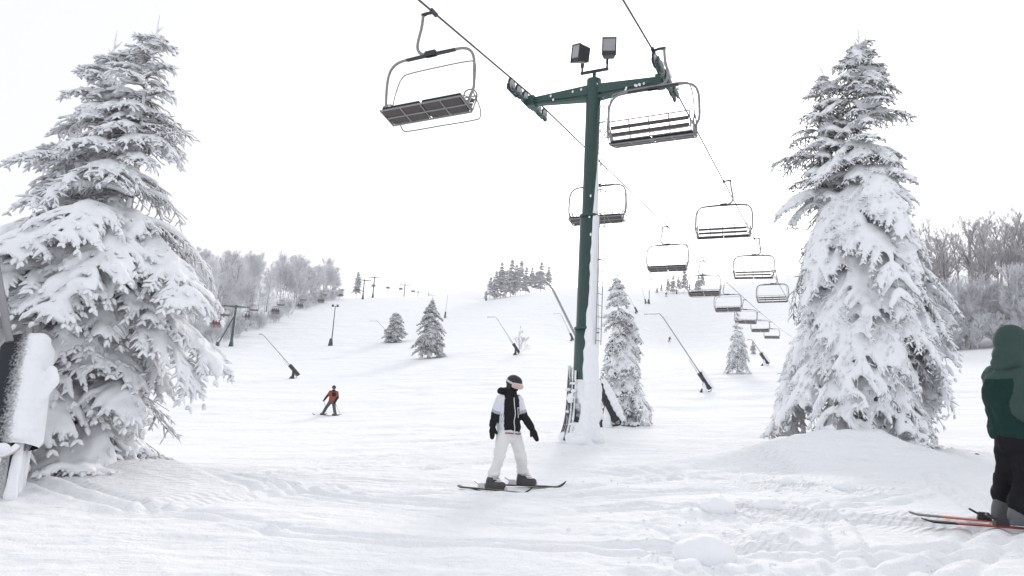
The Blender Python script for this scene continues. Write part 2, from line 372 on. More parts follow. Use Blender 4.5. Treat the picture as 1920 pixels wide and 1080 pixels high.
def height(x, y, detail=True):
    x = np.asarray(x, float); y = np.asarray(y, float)
    z = base_h(x, y)
    hp = at(893, 545, 470); z = z + 9 * gauss(x, y, hp, 10, 40) + 5 * gauss(x, y, hp + np.array([18, 0, 0]), 14, 40)   # far knoll on the skyline
    near = (np.hypot(x, y) < 45)
    if np.any(near):
        zz = z[near] if z.ndim else z; xn = x[near] if x.ndim else x; yn = y[near] if y.ndim else y
        zz = zz + .0
        for i in range(len(BERM) - 1):
            a, b_ = BERM[i], BERM[i + 1]; d = b_[:2] - a[:2]; L2 = d @ d
            t = np.clip(((xn - a[0]) * d[0] + (yn - a[1]) * d[1]) / L2, 0, 1)
            dist = np.hypot(xn - a[0] - t * d[0], yn - a[1] - t * d[1]); hgt = BERM_H[i] + (BERM_H[i + 1] - BERM_H[i]) * t
            if i == 0: acc = hgt * np.exp(-(dist / .55) ** 2)
            else: acc = np.maximum(acc, hgt * np.exp(-(dist / .55) ** 2))
        zz = zz + acc
        for c, s, s2, ang, h in [(at(190, 905, 9.6), 1.3, .7, .1, .17), (at(270, 895, 9.6), .45, .35, 0, .12), (at(60, 950, 8.2), 1.2, .5, .0, .08), (at(1600, 850, 17.6), 2.0, 1.3, 0, .35), (at(1090, 838, 19.9), .9, .7, 0, .10), (at(1130, 835, 20), 1.6, .8, 0, .05)]:
            zz = zz + h * gauss(xn, yn, c, s, s2, ang)
        P = np.stack([xn, yn, np.zeros_like(xn)], -1)
        fade = np.clip(1.3 - np.hypot(xn, yn) / 35, 0, 1)
        zz = zz + fade * (.045 * vnoise(P * np.array([.55, .9, 1]), 3) + .02 * vnoise(P * np.array([1.3, 2.6, 1]), 8))
        if detail:
            zz = zz + fade * (.012 * vnoise(P * np.array([3, 6, 1]), 9) + .006 * vnoise(P * 11, 10))
            rough = 0
            for c, s in LUMPS: rough = np.maximum(rough, gauss(xn, yn, c, .55, .5))
            rough = np.maximum(rough, .55 * gauss(xn, yn, at(1480, 925, 12.5), 2.2, .9)); rough = np.maximum(rough, .4 * gauss(xn, yn, at(420, 885, 12), 1.4, .6))
            rd = np.abs(vnoise(P * 4.5, 21)); zz = zz + rough * (.05 * (1 - rd) ** 2 + .035 * np.maximum(0, vnoise(P * 8, 22)) + .012 * vnoise(P * 18, 23))
            for tx, ty, w, dep in TRACKS:
                bb = (xn > tx.min() - .3) & (xn < tx.max() + .3) & (yn > ty.min() - .3) & (yn < ty.max() + .3)
                if not np.any(bb): continue
                if xn.ndim == 0: continue
                xb, yb = xn[bb], yn[bb]; best = np.full(len(xb), 9.0); sg = np.zeros(len(xb))
                for k in range(0, len(tx) - 3, 3):
                    ux, uy = tx[k + 3] - tx[k], ty[k + 3] - ty[k]; l2 = ux * ux + uy * uy
                    t = np.clip(((xb - tx[k]) * ux + (yb - ty[k]) * uy) / l2, 0, 1); ex, ey = xb - tx[k] - t * ux, yb - ty[k] - t * uy
                    d_ = np.hypot(ex, ey); c_ = d_ < best; best = np.where(c_, d_, best); sg = np.where(c_, np.sign(ux * ey - uy * ex), sg)
                per = best * sg; g = 0
                for off in (-.14, .14): g = g - dep * np.exp(-((per - off) / w) ** 2) + .45 * dep * np.exp(-((per - off - 2.0 * w) / w) ** 2)
                zz[bb] += g
        if z.ndim: z = z.copy(); z[near] = zz
        else: z = zz
    return z
def gz(p): return float(height(np.array([p[0]]), np.array([p[1]]), False)[0])
def ground_at(px, py, depth, dz=0.0):
    p = at(px, py, depth); return Vector((p[0], p[1], gz(p) + dz))

def build_ground():
    r = np.concatenate([[0], np.geomspace(.5, 2.5, 40)[:-1], np.geomspace(2.5, 14, 270)[:-1], np.geomspace(14, 60, 100)[:-1], np.geomspace(60, 3500, 90)])
    a = np.concatenate([np.radians(np.linspace(-45, 45, 400)), np.radians(np.linspace(45, 315, 50))[1:-1]])
    R, A = np.meshgrid(r, a, indexing='ij'); X = R * np.sin(A); Y = R * np.cos(A); Z = height(X.ravel(), Y.ravel())
    V = np.stack([X.ravel(), Y.ravel(), Z], -1); na = len(a); nr = len(r)
    i = np.arange(nr - 1)[:, None]; j = np.arange(na)[None]; j2 = (j + 1) % na
    Q = np.stack(np.broadcast_arrays(i * na + j, i * na + j2, (i + 1) * na + j2, (i + 1) * na + j), -1).reshape(-1, 4)
    mb = MB(); mb.add(V, Q[:, ::-1])
    g = ob('ground', mb.mesh('ground', [M_GROUND], True)); tag(g, 'snow covered ski slope rising to a crest', None, kind='structure')
build_ground()

# loose snow lumps on the piste
for i, (c, w) in enumerate(LUMPS):
    rad = w / F_PX * np.linalg.norm(c) * .82
    mb = MB(); mb.ell((0, 0, 0), (rad, rad * .85, rad * .62), n=40, k=26)
    me = mb.mesh('snow_lump', [M_SNOW], True); V = get_co(me); s = 1.6 / max(rad, .05)
    V = V * (1 + .16 * fbm(V * s + i * 7, 2, i) + .05 * vnoise(V * s * 5 + i, i + 40))[:, None]; set_co(me, V)
    o = ob('snow_lump', me, loc=(c[0], c[1], gz(c) + rad * .25), rz=i * 1.3)
    where = ['large rounded snow lump at the bottom edge of the picture', 'rounded snow lump behind the largest lump', 'low snow lump right of the two large ones', 'snow lump in front of the long snow berm', 'small snow lump at the foot of the berm',
             'snow lump cut by the bottom edge, left of the largest lump', 'small snow lump between the two large lumps and the track marks', 'small snow lump left of the rounded lumps', 'tiny snow lump beside the one before the berm', 'snow lump cut by the bottom edge, right of the largest lump', 'tiny snow lump by the corduroy marks', 'tiny snow lump between the two large lumps'][i]
    tag(o, where, 'snow lump', 'snow lumps on the piste')
# crumbs thrown up around them
mb = MB(); q = np.random.default_rng(11)
for k in range(150):
    c, w = LUMPS[q.integers(len(LUMPS))]; p = c[:2] + q.normal(0, .55, 2)
    if k % 3 == 0: p = at(1480, 925, 12.5)[:2] + q.normal(0, 1, 2) * np.array([1.8, .7])
    s = q.uniform(.006, .02); z = float(height(np.array([p[0]]), np.array([p[1]]))[0])
    mb.ell((p[0], p[1], z + s * .3), (s * q.uniform(.8, 1.5), s, s * .8), rotz(q.uniform(0, 3)), n=6, k=4)
tag(ob('snow_crumbs', mb.mesh('snow_crumbs', [M_SNOW], True)), 'loose crumbs of snow scattered around the lumps', 'snow', kind='stuff')
# dark bits of bark under the right spruce
mb = MB()
for px, py in [(1756, 832), (1752, 850), (1778, 855), (1787, 860), (1834, 867), (1728, 720), (1745, 726)]:
    p = on_ground(px, py); s = .03
    mb.ell((p[0], p[1], gz(p) + .012), (s * 1.8, s * .6, s * .45), rotz(px * .7), n=7, k=5)
tag(ob('bark_litter', mb.mesh('bark_litter', [M_BARK], True)), 'small dark bits of bark on the snow beside the big spruce', 'litter', kind='stuff')
# ------------------------------------------------------------------ spruces
def interp_path(P, s):
    """points of one path (K,3) at fractions s"""
    K = len(P); u = np.clip(np.asarray(s) * (K - 1), 0, K - 1.0001); i = u.astype(int); f = (u - i)[:, None]
    return P[i] * (1 - f) + P[i + 1] * f, P[i + 1] - P[i]
def norm(v): return v / (np.linalg.norm(v, axis=-1, keepdims=True) + 1e-9)

def spruce(seed, H, prof, nb, droop, load, leaders=((0, 0, 1.0),), lift=.35, zmin=.03, trunk_r=None, side_den=6.0, finger=(.05, .15), n_side=4, spacing=.085, lean=(0, 0), slab=1.0, snow_min=.18, ffac=1.0, ragged=.25, gap=.0, bias=None, fan=.0, bigp=.2):
    """returns builders for trunk, rimed twigs and the snow that fuses over them.
    prof(h) branch reach in metres, droop(h), load(h, azimuth) 0..1 snow"""
    q = np.random.default_rng(seed); trunk, needles, snow, rime = MB(), MB(), MB(), MB()
    trunk_r = trunk_r or H * .016
    tw_P, tw_R, fg_P, fg_R = [], [], [], []
    for li, (ox, oy, frac) in enumerate(leaders):
        Ht = H * frac; z0 = 0 if li == 0 else H * .42
        zz = np.linspace(z0 - (.3 if li == 0 else 0), Ht, 14); u = np.clip((zz - z0) / (Ht - z0), 0, 1)
        sm = np.clip(u * (1.0 if li == 0 else 2.2), 0, 1)
        TP = np.stack([ox * sm + lean[0] * zz / H + .03 * np.sin(zz * 2.1 + li), oy * sm + lean[1] * zz / H + .03 * np.cos(zz * 1.7), zz], -1)
        trunk.tube(TP, np.linspace(trunk_r * (1 if li == 0 else .6), .012, 14), 9)
        n_here = int(nb * (1 if li == 0 else .38))
        hs = np.sort(q.uniform(0, 1, n_here) ** .85)
        hs = (zmin if li == 0 else .47) + hs * ((frac - .012) - (zmin if li == 0 else .47))
        for bi, h in enumerate(hs):
            az = bi * 2.39996 + q.normal(0, .25); zi = h * H
            hh = h if li == 0 else min(1, h / frac)
            if hh > .55 and hh < .96 and q.uniform() < gap: continue
            L = prof(hh) * q.uniform(.72, 1.12) * (1 if li == 0 else .8) + .05
            L *= 1 + ragged * 1.6 * float(vnoise(np.array([math.cos(az) * 1.3 + 5, math.sin(az) * 1.3 + 9, hh * 9.0]), seed))
            if bias: L *= 1 + bias[1] * math.cos(az - bias[0])
            big = 1.0 + (1.1 if q.uniform() < bigp else 0.0)
            base, _ = interp_path(TP, np.array([(zi - zz[0]) / (zz[-1] - zz[0])])); base = base[0]
            a = lift * (.35 + 1.5 * max(0, hh - .5)) + q.normal(0, .08); b = droop(hh) * q.uniform(.75, 1.25)
            s = np.linspace(0, 1, 8); d = np.array([math.cos(az), math.sin(az), 0]); sd = np.array([-math.sin(az), math.cos(az), 0])
            reach = L * (s - .22 * min(b, 1.2) * s ** 2.5)
            P = base + d * reach[:, None] + np.array([0, 0, 1]) * (L * (a * s - b * s ** 2))[:, None] + sd * (L * .06 * np.sin(s * 5 + bi))[:, None]
            P[:, 2] = np.maximum(P[:, 2], .04 + .05 * s)
            w = float(np.clip(load(hh, az) * q.uniform(.7, 1.25), 0, 1))
            trunk.tube(P, np.linspace(.012 + .009 * L, .005, 8), 5)
            if w > snow_min:
                rs = (.028 + .085 * w * min(L, 1.6) / 1.6 * slab * big) * np.sin(np.clip(s * 1.05 + .18, 0, 1) * math.pi) ** .6 + .012
                snow.tubes((P + np.array([0, 0, .02 + .03 * w]))[None], np.stack([rs, rs * .42 + .012], -1)[None], 8)
            ns = max(4, int(L * side_den) + 2)
            sj = np.clip(np.linspace(.14, .99, ns) + q.normal(0, .02, ns), .05, .995)
            for sgn in (-1, 1):
                st, tg = interp_path(P, sj); tg = norm(tg)
                side = norm(np.cross(tg, [0, 0, 1.0]) * sgn)
                ph = np.radians(q.uniform(38, 66, ns))[:, None]
                dr = norm(tg * np.cos(ph) + side * np.sin(ph))
                l = (.42 * L * ((1 - fan) * (1 - sj) ** .85 + fan * .62 * np.sqrt(np.clip(1 - sj ** 4, 0, 1))) + .07 + .03 * L) * q.uniform(.7, 1.2, ns)
                ss = np.linspace(0, 1, 5)[None, :, None]
                TW = st[:, None] + dr[:, None] * l[:, None, None] * ss + np.array([0, 0, -1.0]) * (l * (.18 + .35 * b))[:, None, None] * ss ** 2 + q.normal(0, .01, (ns, 5, 3)) * ss
                TW[..., 2] = np.maximum(TW[..., 2], .03)
                tw_P.append(TW); tw_R.append(np.stack([np.full((ns,), w if math.sin(az) < .45 else min(w, snow_min))], -1))
                for k in range(ns):
                    nf = max(2, int(l[k] / spacing)); sf = np.linspace(.2, 1.0, nf)
                    for sg in (-1, 1):
                        f0, ft = interp_path(TW[k], sf); ft = norm(ft); fs = norm(np.cross(ft, [0, 0, 1.0]) * sg + q.normal(0, .25, (nf, 3)))
                        p2 = np.radians(q.uniform(25, 60, nf))[:, None]
                        fd = norm(ft * np.cos(p2) + fs * np.sin(p2) + np.array([0, 0, q.normal(-.05, .12)]))
                        fl = np.minimum(finger[1], finger[0] + .4 * l[k] * (1.1 - sf)) * q.uniform(.7, 1.25, nf)
                        e = np.linspace(0, 1, 3)[None, :, None]
                        FG = f0[:, None] + fd[:, None] * fl[:, None, None] * e + np.array([0, 0, -.25]) * fl[:, None, None] * e ** 2
                        fg_P.append(FG); fg_R.append(np.full(nf, w if math.sin(az) < .45 else min(w, snow_min)))
        # upright shoots at the tip
        tip = TP[-1]
        for k in range(7):
            a_ = k * 2.4; d = np.array([math.cos(a_) * .55, math.sin(a_) * .55, 1.0]) if k else np.array([0, 0, 1.3])
            l = H * .03 * (1.3 if k == 0 else q.uniform(.6, 1)); t0 = tip - np.array([0, 0, .02 * H * (k % 3)])
            FG = t0 + (d * l) * np.linspace(0, 1, 3)[:, None]; fg_P.append(FG[None]); fg_R.append(np.array([.02]))
    TW = np.concatenate(tw_P); TWw = np.concatenate(tw_R)[:, 0]; FG = np.concatenate(fg_P); FGw = np.concatenate(fg_R)
    TK = TW[(TWw < .5) | (q.uniform(0, 1, len(TW)) < .25)]
    needles.tubes(TK, (np.linspace(.017, .008, 5)[None] * np.ones((len(TK), 1)) * ffac), n_side, cap=False)
    FK = FG[np.where(FG[:, 0, 1] > .35, q.uniform(0, 1, len(FG)) < .45, (FGw <= snow_min * 1.2) | (q.uniform(0, 1, len(FG)) < .18))]
    needles.tubes(FK, (np.array([.011, .013, .003])[None] * np.ones((len(FK), 1)) * ffac), n_side, cap=False)
    k = TWw > snow_min
    if k.any():
        rr = (.012 + .024 * TWw[k] * slab)[:, None] * np.array([.8, 1.25, 1.2, 1.0, .45])[None]
        snow.tubes(TW[k] + np.array([0, 0, .012]), np.stack([rr * 1.35, rr], -1), 6)
    k = FGw > snow_min * 1.2
    if k.any():
        rr = (.0115 + .012 * FGw[k])[:, None] * np.array([1.0, 1.25, .28])[None] * max(1.0, ffac * .75)
        rime.tubes(FG[k] + np.array([0, 0, .006]), rr, 4 if ffac <= 1 else 3, cap=False)
    return trunk, needles, snow, rime

def lerp_prof(pts):
    xs, ys = zip(*pts); return lambda h: float(np.interp(h, xs, ys))
def place_spruce(name, label, loc, tr, nd, sn, rm, voxel, rz=0, adapt=0.0, disp=((.012, 9), (.02, 3.2)), group=None, needle=M_NEEDLE):
    t = thing(name, label, 'tree', loc, rz, group)
    ob('trunk', tr.mesh('spruce_trunk', [M_BARK], True), t)
    c = ob('crown', nd.mesh('spruce_twigs', [needle], True), t)
    if voxel:
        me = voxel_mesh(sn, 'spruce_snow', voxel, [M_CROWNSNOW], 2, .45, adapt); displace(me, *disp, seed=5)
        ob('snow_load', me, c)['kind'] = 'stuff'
    if rm.n: ob('rime', rm.mesh('spruce_rime', [M_FINGER], True), c)['kind'] = 'stuff'
    return t
CAMAZ = -math.pi / 2
def face(az, d=CAMAZ): return .5 + .5 * math.cos(az - d)
# big spruce on the left, close to the camera
prof = lerp_prof([(0, 1.1), (.1, 1.3), (.25, 1.5), (.42, 1.5), (.55, 1.4), (.6, .74), (.7, .74), (.8, .62), (.9, .4), (.97, .17), (1, .06)])
S = spruce(21, 5.9, prof, 185, lambda h: .62 if h < .58 else max(.15, .7 - .9 * (h - .5)), lambda h, az: (.72 + .35 * face(az, -1.9)) if h < .57 else (.2 + .30 * face(az, 2.6)) * (1.25 - .55 * h),
           leaders=((0.1, 0, 1.0), (-.5, .05, .955)), lift=.42, lean=(.0, 0), trunk_r=.085, side_den=7, finger=(.06, .16), spacing=.085, gap=.38, ragged=.34, n_side=3, bias=(math.pi, .14), fan=.75, snow_min=.15, slab=1.1)
p = ground_at(140, 908, 9.9)
place_spruce('spruce_tree', 'large snow-plastered spruce with two tops beside the near snow gun', p, *S, .03, needle=M_RIMED)
# big spruce on the right
prof = lerp_prof([(0, 1.5), (.1, 1.75), (.3, 1.95), (.48, 2.0), (.57, 1.5), (.65, 1.3), (.75, 1.05), (.85, .75), (.93, .42), (1, .08)])
S = spruce(34, 9.9, prof, 245, lambda h: 1.1 if h < .62 else max(.1, .75 - .9 * (h - .5)), lambda h, az: (.78 + .35 * face(az, -1.3)) if h < .66 else (.2 + .42 * face(az, -1.2)) * (1.2 - .6 * h),
           leaders=((.0, 0, 1.0), (-.7, .45, .935)), lift=.4, lean=(.28, 0), trunk_r=.15, side_den=5.5, finger=(.07, .2), spacing=.1, ffac=1.35, slab=1.5, gap=.22, ragged=.3, n_side=3, bigp=.42, fan=.55)
p = ground_at(1618, 842, 18.0)
place_spruce('spruce_tree', 'tall snow-laden spruce on the long berm at the right', p, *S, .046, disp=((.015, 6), (.03, 2.2)))
# spruce behind the lift tower
prof = lerp_prof([(0, 1.5), (.2, 1.5), (.45, 1.1), (.5, .98), (.7, .7), (.85, .45), (1, .05)])
S = spruce(5, 6.3, prof, 120, lambda h: .95 if h < .62 else .5, lambda h, az: .85 if h < .55 else .36, leaders=((0, 0, 1.0), (.5, .2, .72)), trunk_r=.1, side_den=5, finger=(.08, .2), spacing=.12, ffac=1.6, lean=(-.5, 0))
p = ground_at(1172, 800, 33.5)
place_spruce('spruce_tree', 'snow-plastered spruce just behind the lift tower', p, *S, .045, disp=((.02, 5), (.03, 2)))
prof = lerp_prof([(0, 1.2), (.15, 1.35), (.4, 1.1), (.7, .6), (.9, .25), (1, .04)])
S = spruce(8, 6.2, prof, 80, lambda h: .85 if h < .7 else .4, lambda h, az: .6 if h < .75 else .3, trunk_r=.1, side_den=4, finger=(.1, .25), spacing=.16, ffac=2.2)
p = ground_at(1383, 701, 80)
place_spruce('spruce_tree', 'small snowy spruce under the far lift chairs, left of the big one', p, *S, .06, disp=((.02, 4),), needle=M_NEEDLE_MID)
# open-grown frosted spruces on the slope
prof = lerp_prof([(0, 2.6), (.1, 3.5), (.3, 3.1), (.6, 2.0), (.85, .95), (1, .1)])
S = spruce(14, 9.0, prof, 105, lambda h: .6, lambda h, az: 0, trunk_r=.22, side_den=3.6, finger=(.18, .45), spacing=.38, ffac=4.6, lift=.5, n_side=3, zmin=.1)
p = ground_at(803, 671, 120)
place_spruce('spruce_tree', 'open frosted spruce alone in mid slope, taller of the two', p, *S, 0, needle=M_NEEDLE_MID)
prof = lerp_prof([(0, 2.1), (.2, 2.6), (.5, 2.3), (.8, 1.5), (1, .3)])
S = spruce(15, 6.3, prof, 100, lambda h: .5, lambda h, az: 0, trunk_r=.18, side_den=3.4, finger=(.2, .42), spacing=.4, ffac=5.4, lift=.5, n_side=3, leaders=((0, 0, 1.0), (.5, 0, .96)))
p = ground_at(738, 642, 170)
place_spruce('spruce_tree', 'small rounded frosted spruce left of the taller one on mid slope', p, *S, 0, needle=M_NEEDLE_MID)
# conifers along the crest: three shapes, copied
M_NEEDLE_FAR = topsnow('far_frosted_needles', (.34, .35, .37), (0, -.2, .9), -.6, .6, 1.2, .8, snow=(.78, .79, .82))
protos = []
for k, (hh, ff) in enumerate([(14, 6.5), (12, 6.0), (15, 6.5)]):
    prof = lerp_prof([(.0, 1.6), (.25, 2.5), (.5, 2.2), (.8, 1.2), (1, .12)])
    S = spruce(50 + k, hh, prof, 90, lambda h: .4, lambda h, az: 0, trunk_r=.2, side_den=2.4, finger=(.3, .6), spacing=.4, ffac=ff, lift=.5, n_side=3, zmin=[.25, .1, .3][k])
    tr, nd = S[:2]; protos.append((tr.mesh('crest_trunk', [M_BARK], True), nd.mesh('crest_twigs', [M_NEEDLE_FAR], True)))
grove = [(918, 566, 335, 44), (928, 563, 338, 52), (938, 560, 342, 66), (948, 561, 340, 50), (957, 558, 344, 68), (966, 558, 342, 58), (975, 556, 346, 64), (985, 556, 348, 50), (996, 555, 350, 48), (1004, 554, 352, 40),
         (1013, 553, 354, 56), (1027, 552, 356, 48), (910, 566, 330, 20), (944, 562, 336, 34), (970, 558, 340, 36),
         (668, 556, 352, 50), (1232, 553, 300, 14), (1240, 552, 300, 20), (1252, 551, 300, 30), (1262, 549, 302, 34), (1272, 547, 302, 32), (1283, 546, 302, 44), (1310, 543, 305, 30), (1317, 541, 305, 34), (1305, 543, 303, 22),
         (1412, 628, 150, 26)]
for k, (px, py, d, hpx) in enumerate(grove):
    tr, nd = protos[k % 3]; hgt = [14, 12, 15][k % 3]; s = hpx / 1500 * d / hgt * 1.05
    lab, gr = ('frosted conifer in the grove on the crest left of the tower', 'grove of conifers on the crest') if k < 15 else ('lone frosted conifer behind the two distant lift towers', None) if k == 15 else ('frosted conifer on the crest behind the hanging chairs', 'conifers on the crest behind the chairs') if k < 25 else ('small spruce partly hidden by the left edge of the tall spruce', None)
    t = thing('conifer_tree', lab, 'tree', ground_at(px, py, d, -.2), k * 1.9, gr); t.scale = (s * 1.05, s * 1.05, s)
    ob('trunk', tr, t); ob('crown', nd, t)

# ------------------------------------------------------------------ bare frosted woods
def bare_tree(seed, H, spread=.32, dens=1.0, rmin=.02, clear=.25):
    q = np.random.default_rng(seed); tr, cr = MB(), MB()
    thick = 1.45 if seed in (83, 84) else 1.0
    s = np.linspace(0, 1, 9); wob = np.cumsum(q.normal(0, .018 * H, (9, 2)), 0) * .4
    TP = np.stack([wob[:, 0], wob[:, 1], s * H * .9 - .4], -1); r0 = H * .011 * thick
    tr.tube(TP, np.linspace(r0, r0 * .2, 9), 7)
    def kids(P, n, lo, lf, ang, up, K):
        B = len(P); out = []
        for b in range(B):
            sj = np.sort(q.uniform(lo, 1, n)); st, tg = interp_path(P[b], sj); tg = norm(tg); L = np.linalg.norm(P[b][-1] - P[b][0])
            az = q.uniform(0, 2 * math.pi, n); u1 = norm(np.cross(tg, q.normal(0, 1, (n, 3)))); a = np.radians(q.uniform(ang * .6, ang * 1.3, n))[:, None]
            d = norm(tg * np.cos(a) + u1 * np.sin(a) + np.array([0, 0, up])); l = L * lf * (1.15 - .6 * sj) * q.uniform(.6, 1.3, n)
            e = np.linspace(0, 1, K)[None, :, None]
            out.append(st[:, None] + d[:, None] * l[:, None, None] * e + np.array([0, 0, .15]) * l[:, None, None] * e ** 2 + q.normal(0, .03, (n, K, 3)) * l[:, None, None] * e)
        return np.concatenate(out)
    L1 = kids(TP[None], int(15 * dens), clear, spread * 1.25, 48, .35, 5); L2 = kids(L1, int(7 * dens), .2, .5, 42, .15, 4); L3 = kids(L2, 6, .15, .55, 42, .1, 3); L4 = kids(L3, 4, .2, .6, 42, .05, 2)
    tr.tubes(L1, np.linspace(r0 * .4, rmin * 1.2, 5)[None] * np.ones((len(L1), 1)), 5, cap=False)
    cr.tubes(L2, np.linspace(rmin * 1.6, rmin, 4)[None] * np.ones((len(L2), 1)), 4, cap=False)
    cr.tubes(L3, np.linspace(rmin * 1.1, rmin * .8, 3)[None] * np.ones((len(L3), 1)), 3, cap=False)
    cr.tubes(L4, np.linspace(rmin, rmin * .6, 2)[None] * np.ones((len(L4), 1)), 3, cap=False)
    return tr, cr
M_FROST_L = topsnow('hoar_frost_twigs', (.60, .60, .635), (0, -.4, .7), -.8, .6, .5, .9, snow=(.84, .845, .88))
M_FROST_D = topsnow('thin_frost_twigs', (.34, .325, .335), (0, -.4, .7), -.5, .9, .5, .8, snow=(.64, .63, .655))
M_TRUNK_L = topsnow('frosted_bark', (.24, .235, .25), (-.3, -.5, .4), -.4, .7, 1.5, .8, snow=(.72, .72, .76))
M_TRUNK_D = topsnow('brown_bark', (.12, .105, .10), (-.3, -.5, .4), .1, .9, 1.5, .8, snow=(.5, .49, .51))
fp = []
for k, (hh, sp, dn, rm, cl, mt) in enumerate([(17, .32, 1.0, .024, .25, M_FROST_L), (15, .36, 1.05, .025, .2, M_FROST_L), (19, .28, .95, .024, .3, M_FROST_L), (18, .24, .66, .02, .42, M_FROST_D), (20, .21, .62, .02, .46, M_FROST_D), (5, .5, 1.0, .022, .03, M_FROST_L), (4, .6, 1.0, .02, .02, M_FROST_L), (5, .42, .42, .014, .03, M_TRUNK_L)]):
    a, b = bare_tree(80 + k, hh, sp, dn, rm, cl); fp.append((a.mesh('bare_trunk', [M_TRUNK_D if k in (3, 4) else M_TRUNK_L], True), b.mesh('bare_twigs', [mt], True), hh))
def plant(k, x, y, h, lab, gr, name='bare_tree', rz=0.0):
    a, b, hh = fp[k]; s = h / hh
    t = thing(name, lab, 'tree' if name == 'bare_tree' else 'shrub', (x, y, gz((x, y)) - .2), rz, gr); t.scale = (s, s, s)
    ob('trunk', a, t); ob('crown', b, t)
q = np.random.default_rng(5)
A = at(372, 650, 163)[:2]; B = at(646, 559, 330)[:2]; E_ = B - A; Nn = np.array([-E_[1], E_[0]]) / np.linalg.norm(E_)
if Nn[0] > 0: Nn = -Nn
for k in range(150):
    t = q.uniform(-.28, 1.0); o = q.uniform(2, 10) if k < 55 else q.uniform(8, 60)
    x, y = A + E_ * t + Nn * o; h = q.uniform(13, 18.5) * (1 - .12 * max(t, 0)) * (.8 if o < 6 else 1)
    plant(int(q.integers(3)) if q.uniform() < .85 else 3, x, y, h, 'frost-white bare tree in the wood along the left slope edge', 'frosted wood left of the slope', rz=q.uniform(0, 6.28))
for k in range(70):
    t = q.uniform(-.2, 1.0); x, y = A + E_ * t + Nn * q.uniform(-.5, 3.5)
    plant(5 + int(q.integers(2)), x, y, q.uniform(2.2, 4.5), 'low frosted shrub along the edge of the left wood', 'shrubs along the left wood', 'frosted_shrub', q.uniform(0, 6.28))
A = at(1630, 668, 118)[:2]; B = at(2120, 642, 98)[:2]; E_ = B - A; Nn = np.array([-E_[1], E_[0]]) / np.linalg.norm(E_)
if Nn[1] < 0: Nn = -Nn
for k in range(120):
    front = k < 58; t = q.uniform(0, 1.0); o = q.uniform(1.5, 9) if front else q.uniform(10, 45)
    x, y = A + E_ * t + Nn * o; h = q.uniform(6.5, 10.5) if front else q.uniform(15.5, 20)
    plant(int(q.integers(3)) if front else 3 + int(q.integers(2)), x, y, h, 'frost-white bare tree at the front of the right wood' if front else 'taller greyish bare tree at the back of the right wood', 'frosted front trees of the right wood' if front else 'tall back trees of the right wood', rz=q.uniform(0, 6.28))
for k in range(60):
    t = q.uniform(0, 1.0); x, y = A + E_ * t + Nn * q.uniform(-1, 2)
    plant(5 + int(q.integers(2)), x, y, q.uniform(2, 4.2), 'low frosted shrub at the foot of the right wood', 'shrubs at the foot of the right wood', 'frosted_shrub', q.uniform(0, 6.28))
# thin leafless shrub beside the middle snow gun, sapling poking out of the right spruce
p = ground_at(972, 662, 111); plant(7, p[0], p[1], 4.6, 'thin leafless shrub beside the middle snow gun', None, 'bare_shrub')

# ------------------------------------------------------------------ chairlift overhead
AZ = math.radians(26.0); LU = np.array([math.sin(AZ), math.cos(AZ), 0]); LP = np.array([math.cos(AZ), -math.sin(AZ), 0])
tb = at(1090, 838, 19.87); GAUGE = 3.9; SL_F, SL_N = .057, .107; ARM_Z = tb[2] + 9.5
TB = np.array([tb[0], tb[1], gz(tb)]); TH = ARM_Z - TB[2]
def rope_pt(side, t):
    p = np.array([tb[0], tb[1], ARM_Z + .28]) + LP * side * GAUGE / 2 + LU * t
    p[2] += SL_N * t if t < 0 else SL_F * t + 0.00012 * t * t
    return p
def snow_shell(zs, rad, centre, half, thick, off=.004, n=22):
    """uneven snow crust on part of a pole: heights zs, facing angle and half-angle per height"""
    V = []; K = len(zs)
    for i, z in enumerate(zs):
        a = np.linspace(centre[i] - half[i], centre[i] + half[i], n); e = np.linspace(-1, 1, n)
        nz = vnoise(np.stack([np.cos(a) * 3, np.sin(a) * 3, np.full(n, z * 4.0)], -1), 4)
        r = rad[i] + off + thick[i] * np.clip(1 - np.abs(e) ** 3, 0, 1) * (1 + .35 * nz)
        V.append(np.stack([np.cos(a) * r, np.sin(a) * r, np.full(n, z)], -1))
    for i, z in enumerate(zs):
        a = np.linspace(centre[i] - half[i], centre[i] + half[i], n); r = rad[i] - .01
        V.append(np.stack([np.cos(a) * r, np.sin(a) * r, np.full(n, z)], -1))
    V = np.concatenate(V); Q = []
    for i in range(K - 1):
        for j in range(n - 1):
            a0 = i * n + j; Q.append((a0, a0 + 1, a0 + n + 1, a0 + n)); b0 = K * n + a0; Q.append((b0, b0 + n, b0 + n + 1, b0 + 1))
        Q.append((i * n, i * n + n, K * n + i * n + n, K * n + i * n)); e = i * n + n - 1; Q.append((e, K * n + e, K * n + e + n, e + n))
    for j in range(n - 1):
        Q.append((j, K * n + j, K * n + j + 1, j + 1)); t = (K - 1) * n + j; Q.append((t, t + 1, K * n + t + 1, K * n + t))
    mb = MB(); mb.add(V, Q); return mb
def wheel(mb, c, ax, r=.2, w=.07, mi_t=0, mi_h=1):
    """rubber tyred sheave: tyre ring, alloy disc, hub"""
    ax = norm(np.asarray(ax, float)); u = norm(np.cross(ax, [0, 0, 1.0])); v = np.cross(ax, u); a = np.linspace(0, 2 * math.pi, 25)
    ring = np.array([c + r * .9 * (u * math.cos(t) + v * math.sin(t)) for t in a]); mb.tubes(ring[None], np.full((1, 25), r * .13), 8, mi_t, cap=False)
    for k in range(5):
        t = k * 2 * math.pi / 5; mb.tube([c, c + r * .8 * (u * math.cos(t) + v * math.sin(t))], r * .1, 5, mi_h)
    mb.tube([c - ax * w * .35, c + ax * w * .35], r * .78, 16, mi_h); mb.tube([c - ax * w, c + ax * w], r * .25, 10, mi_h)

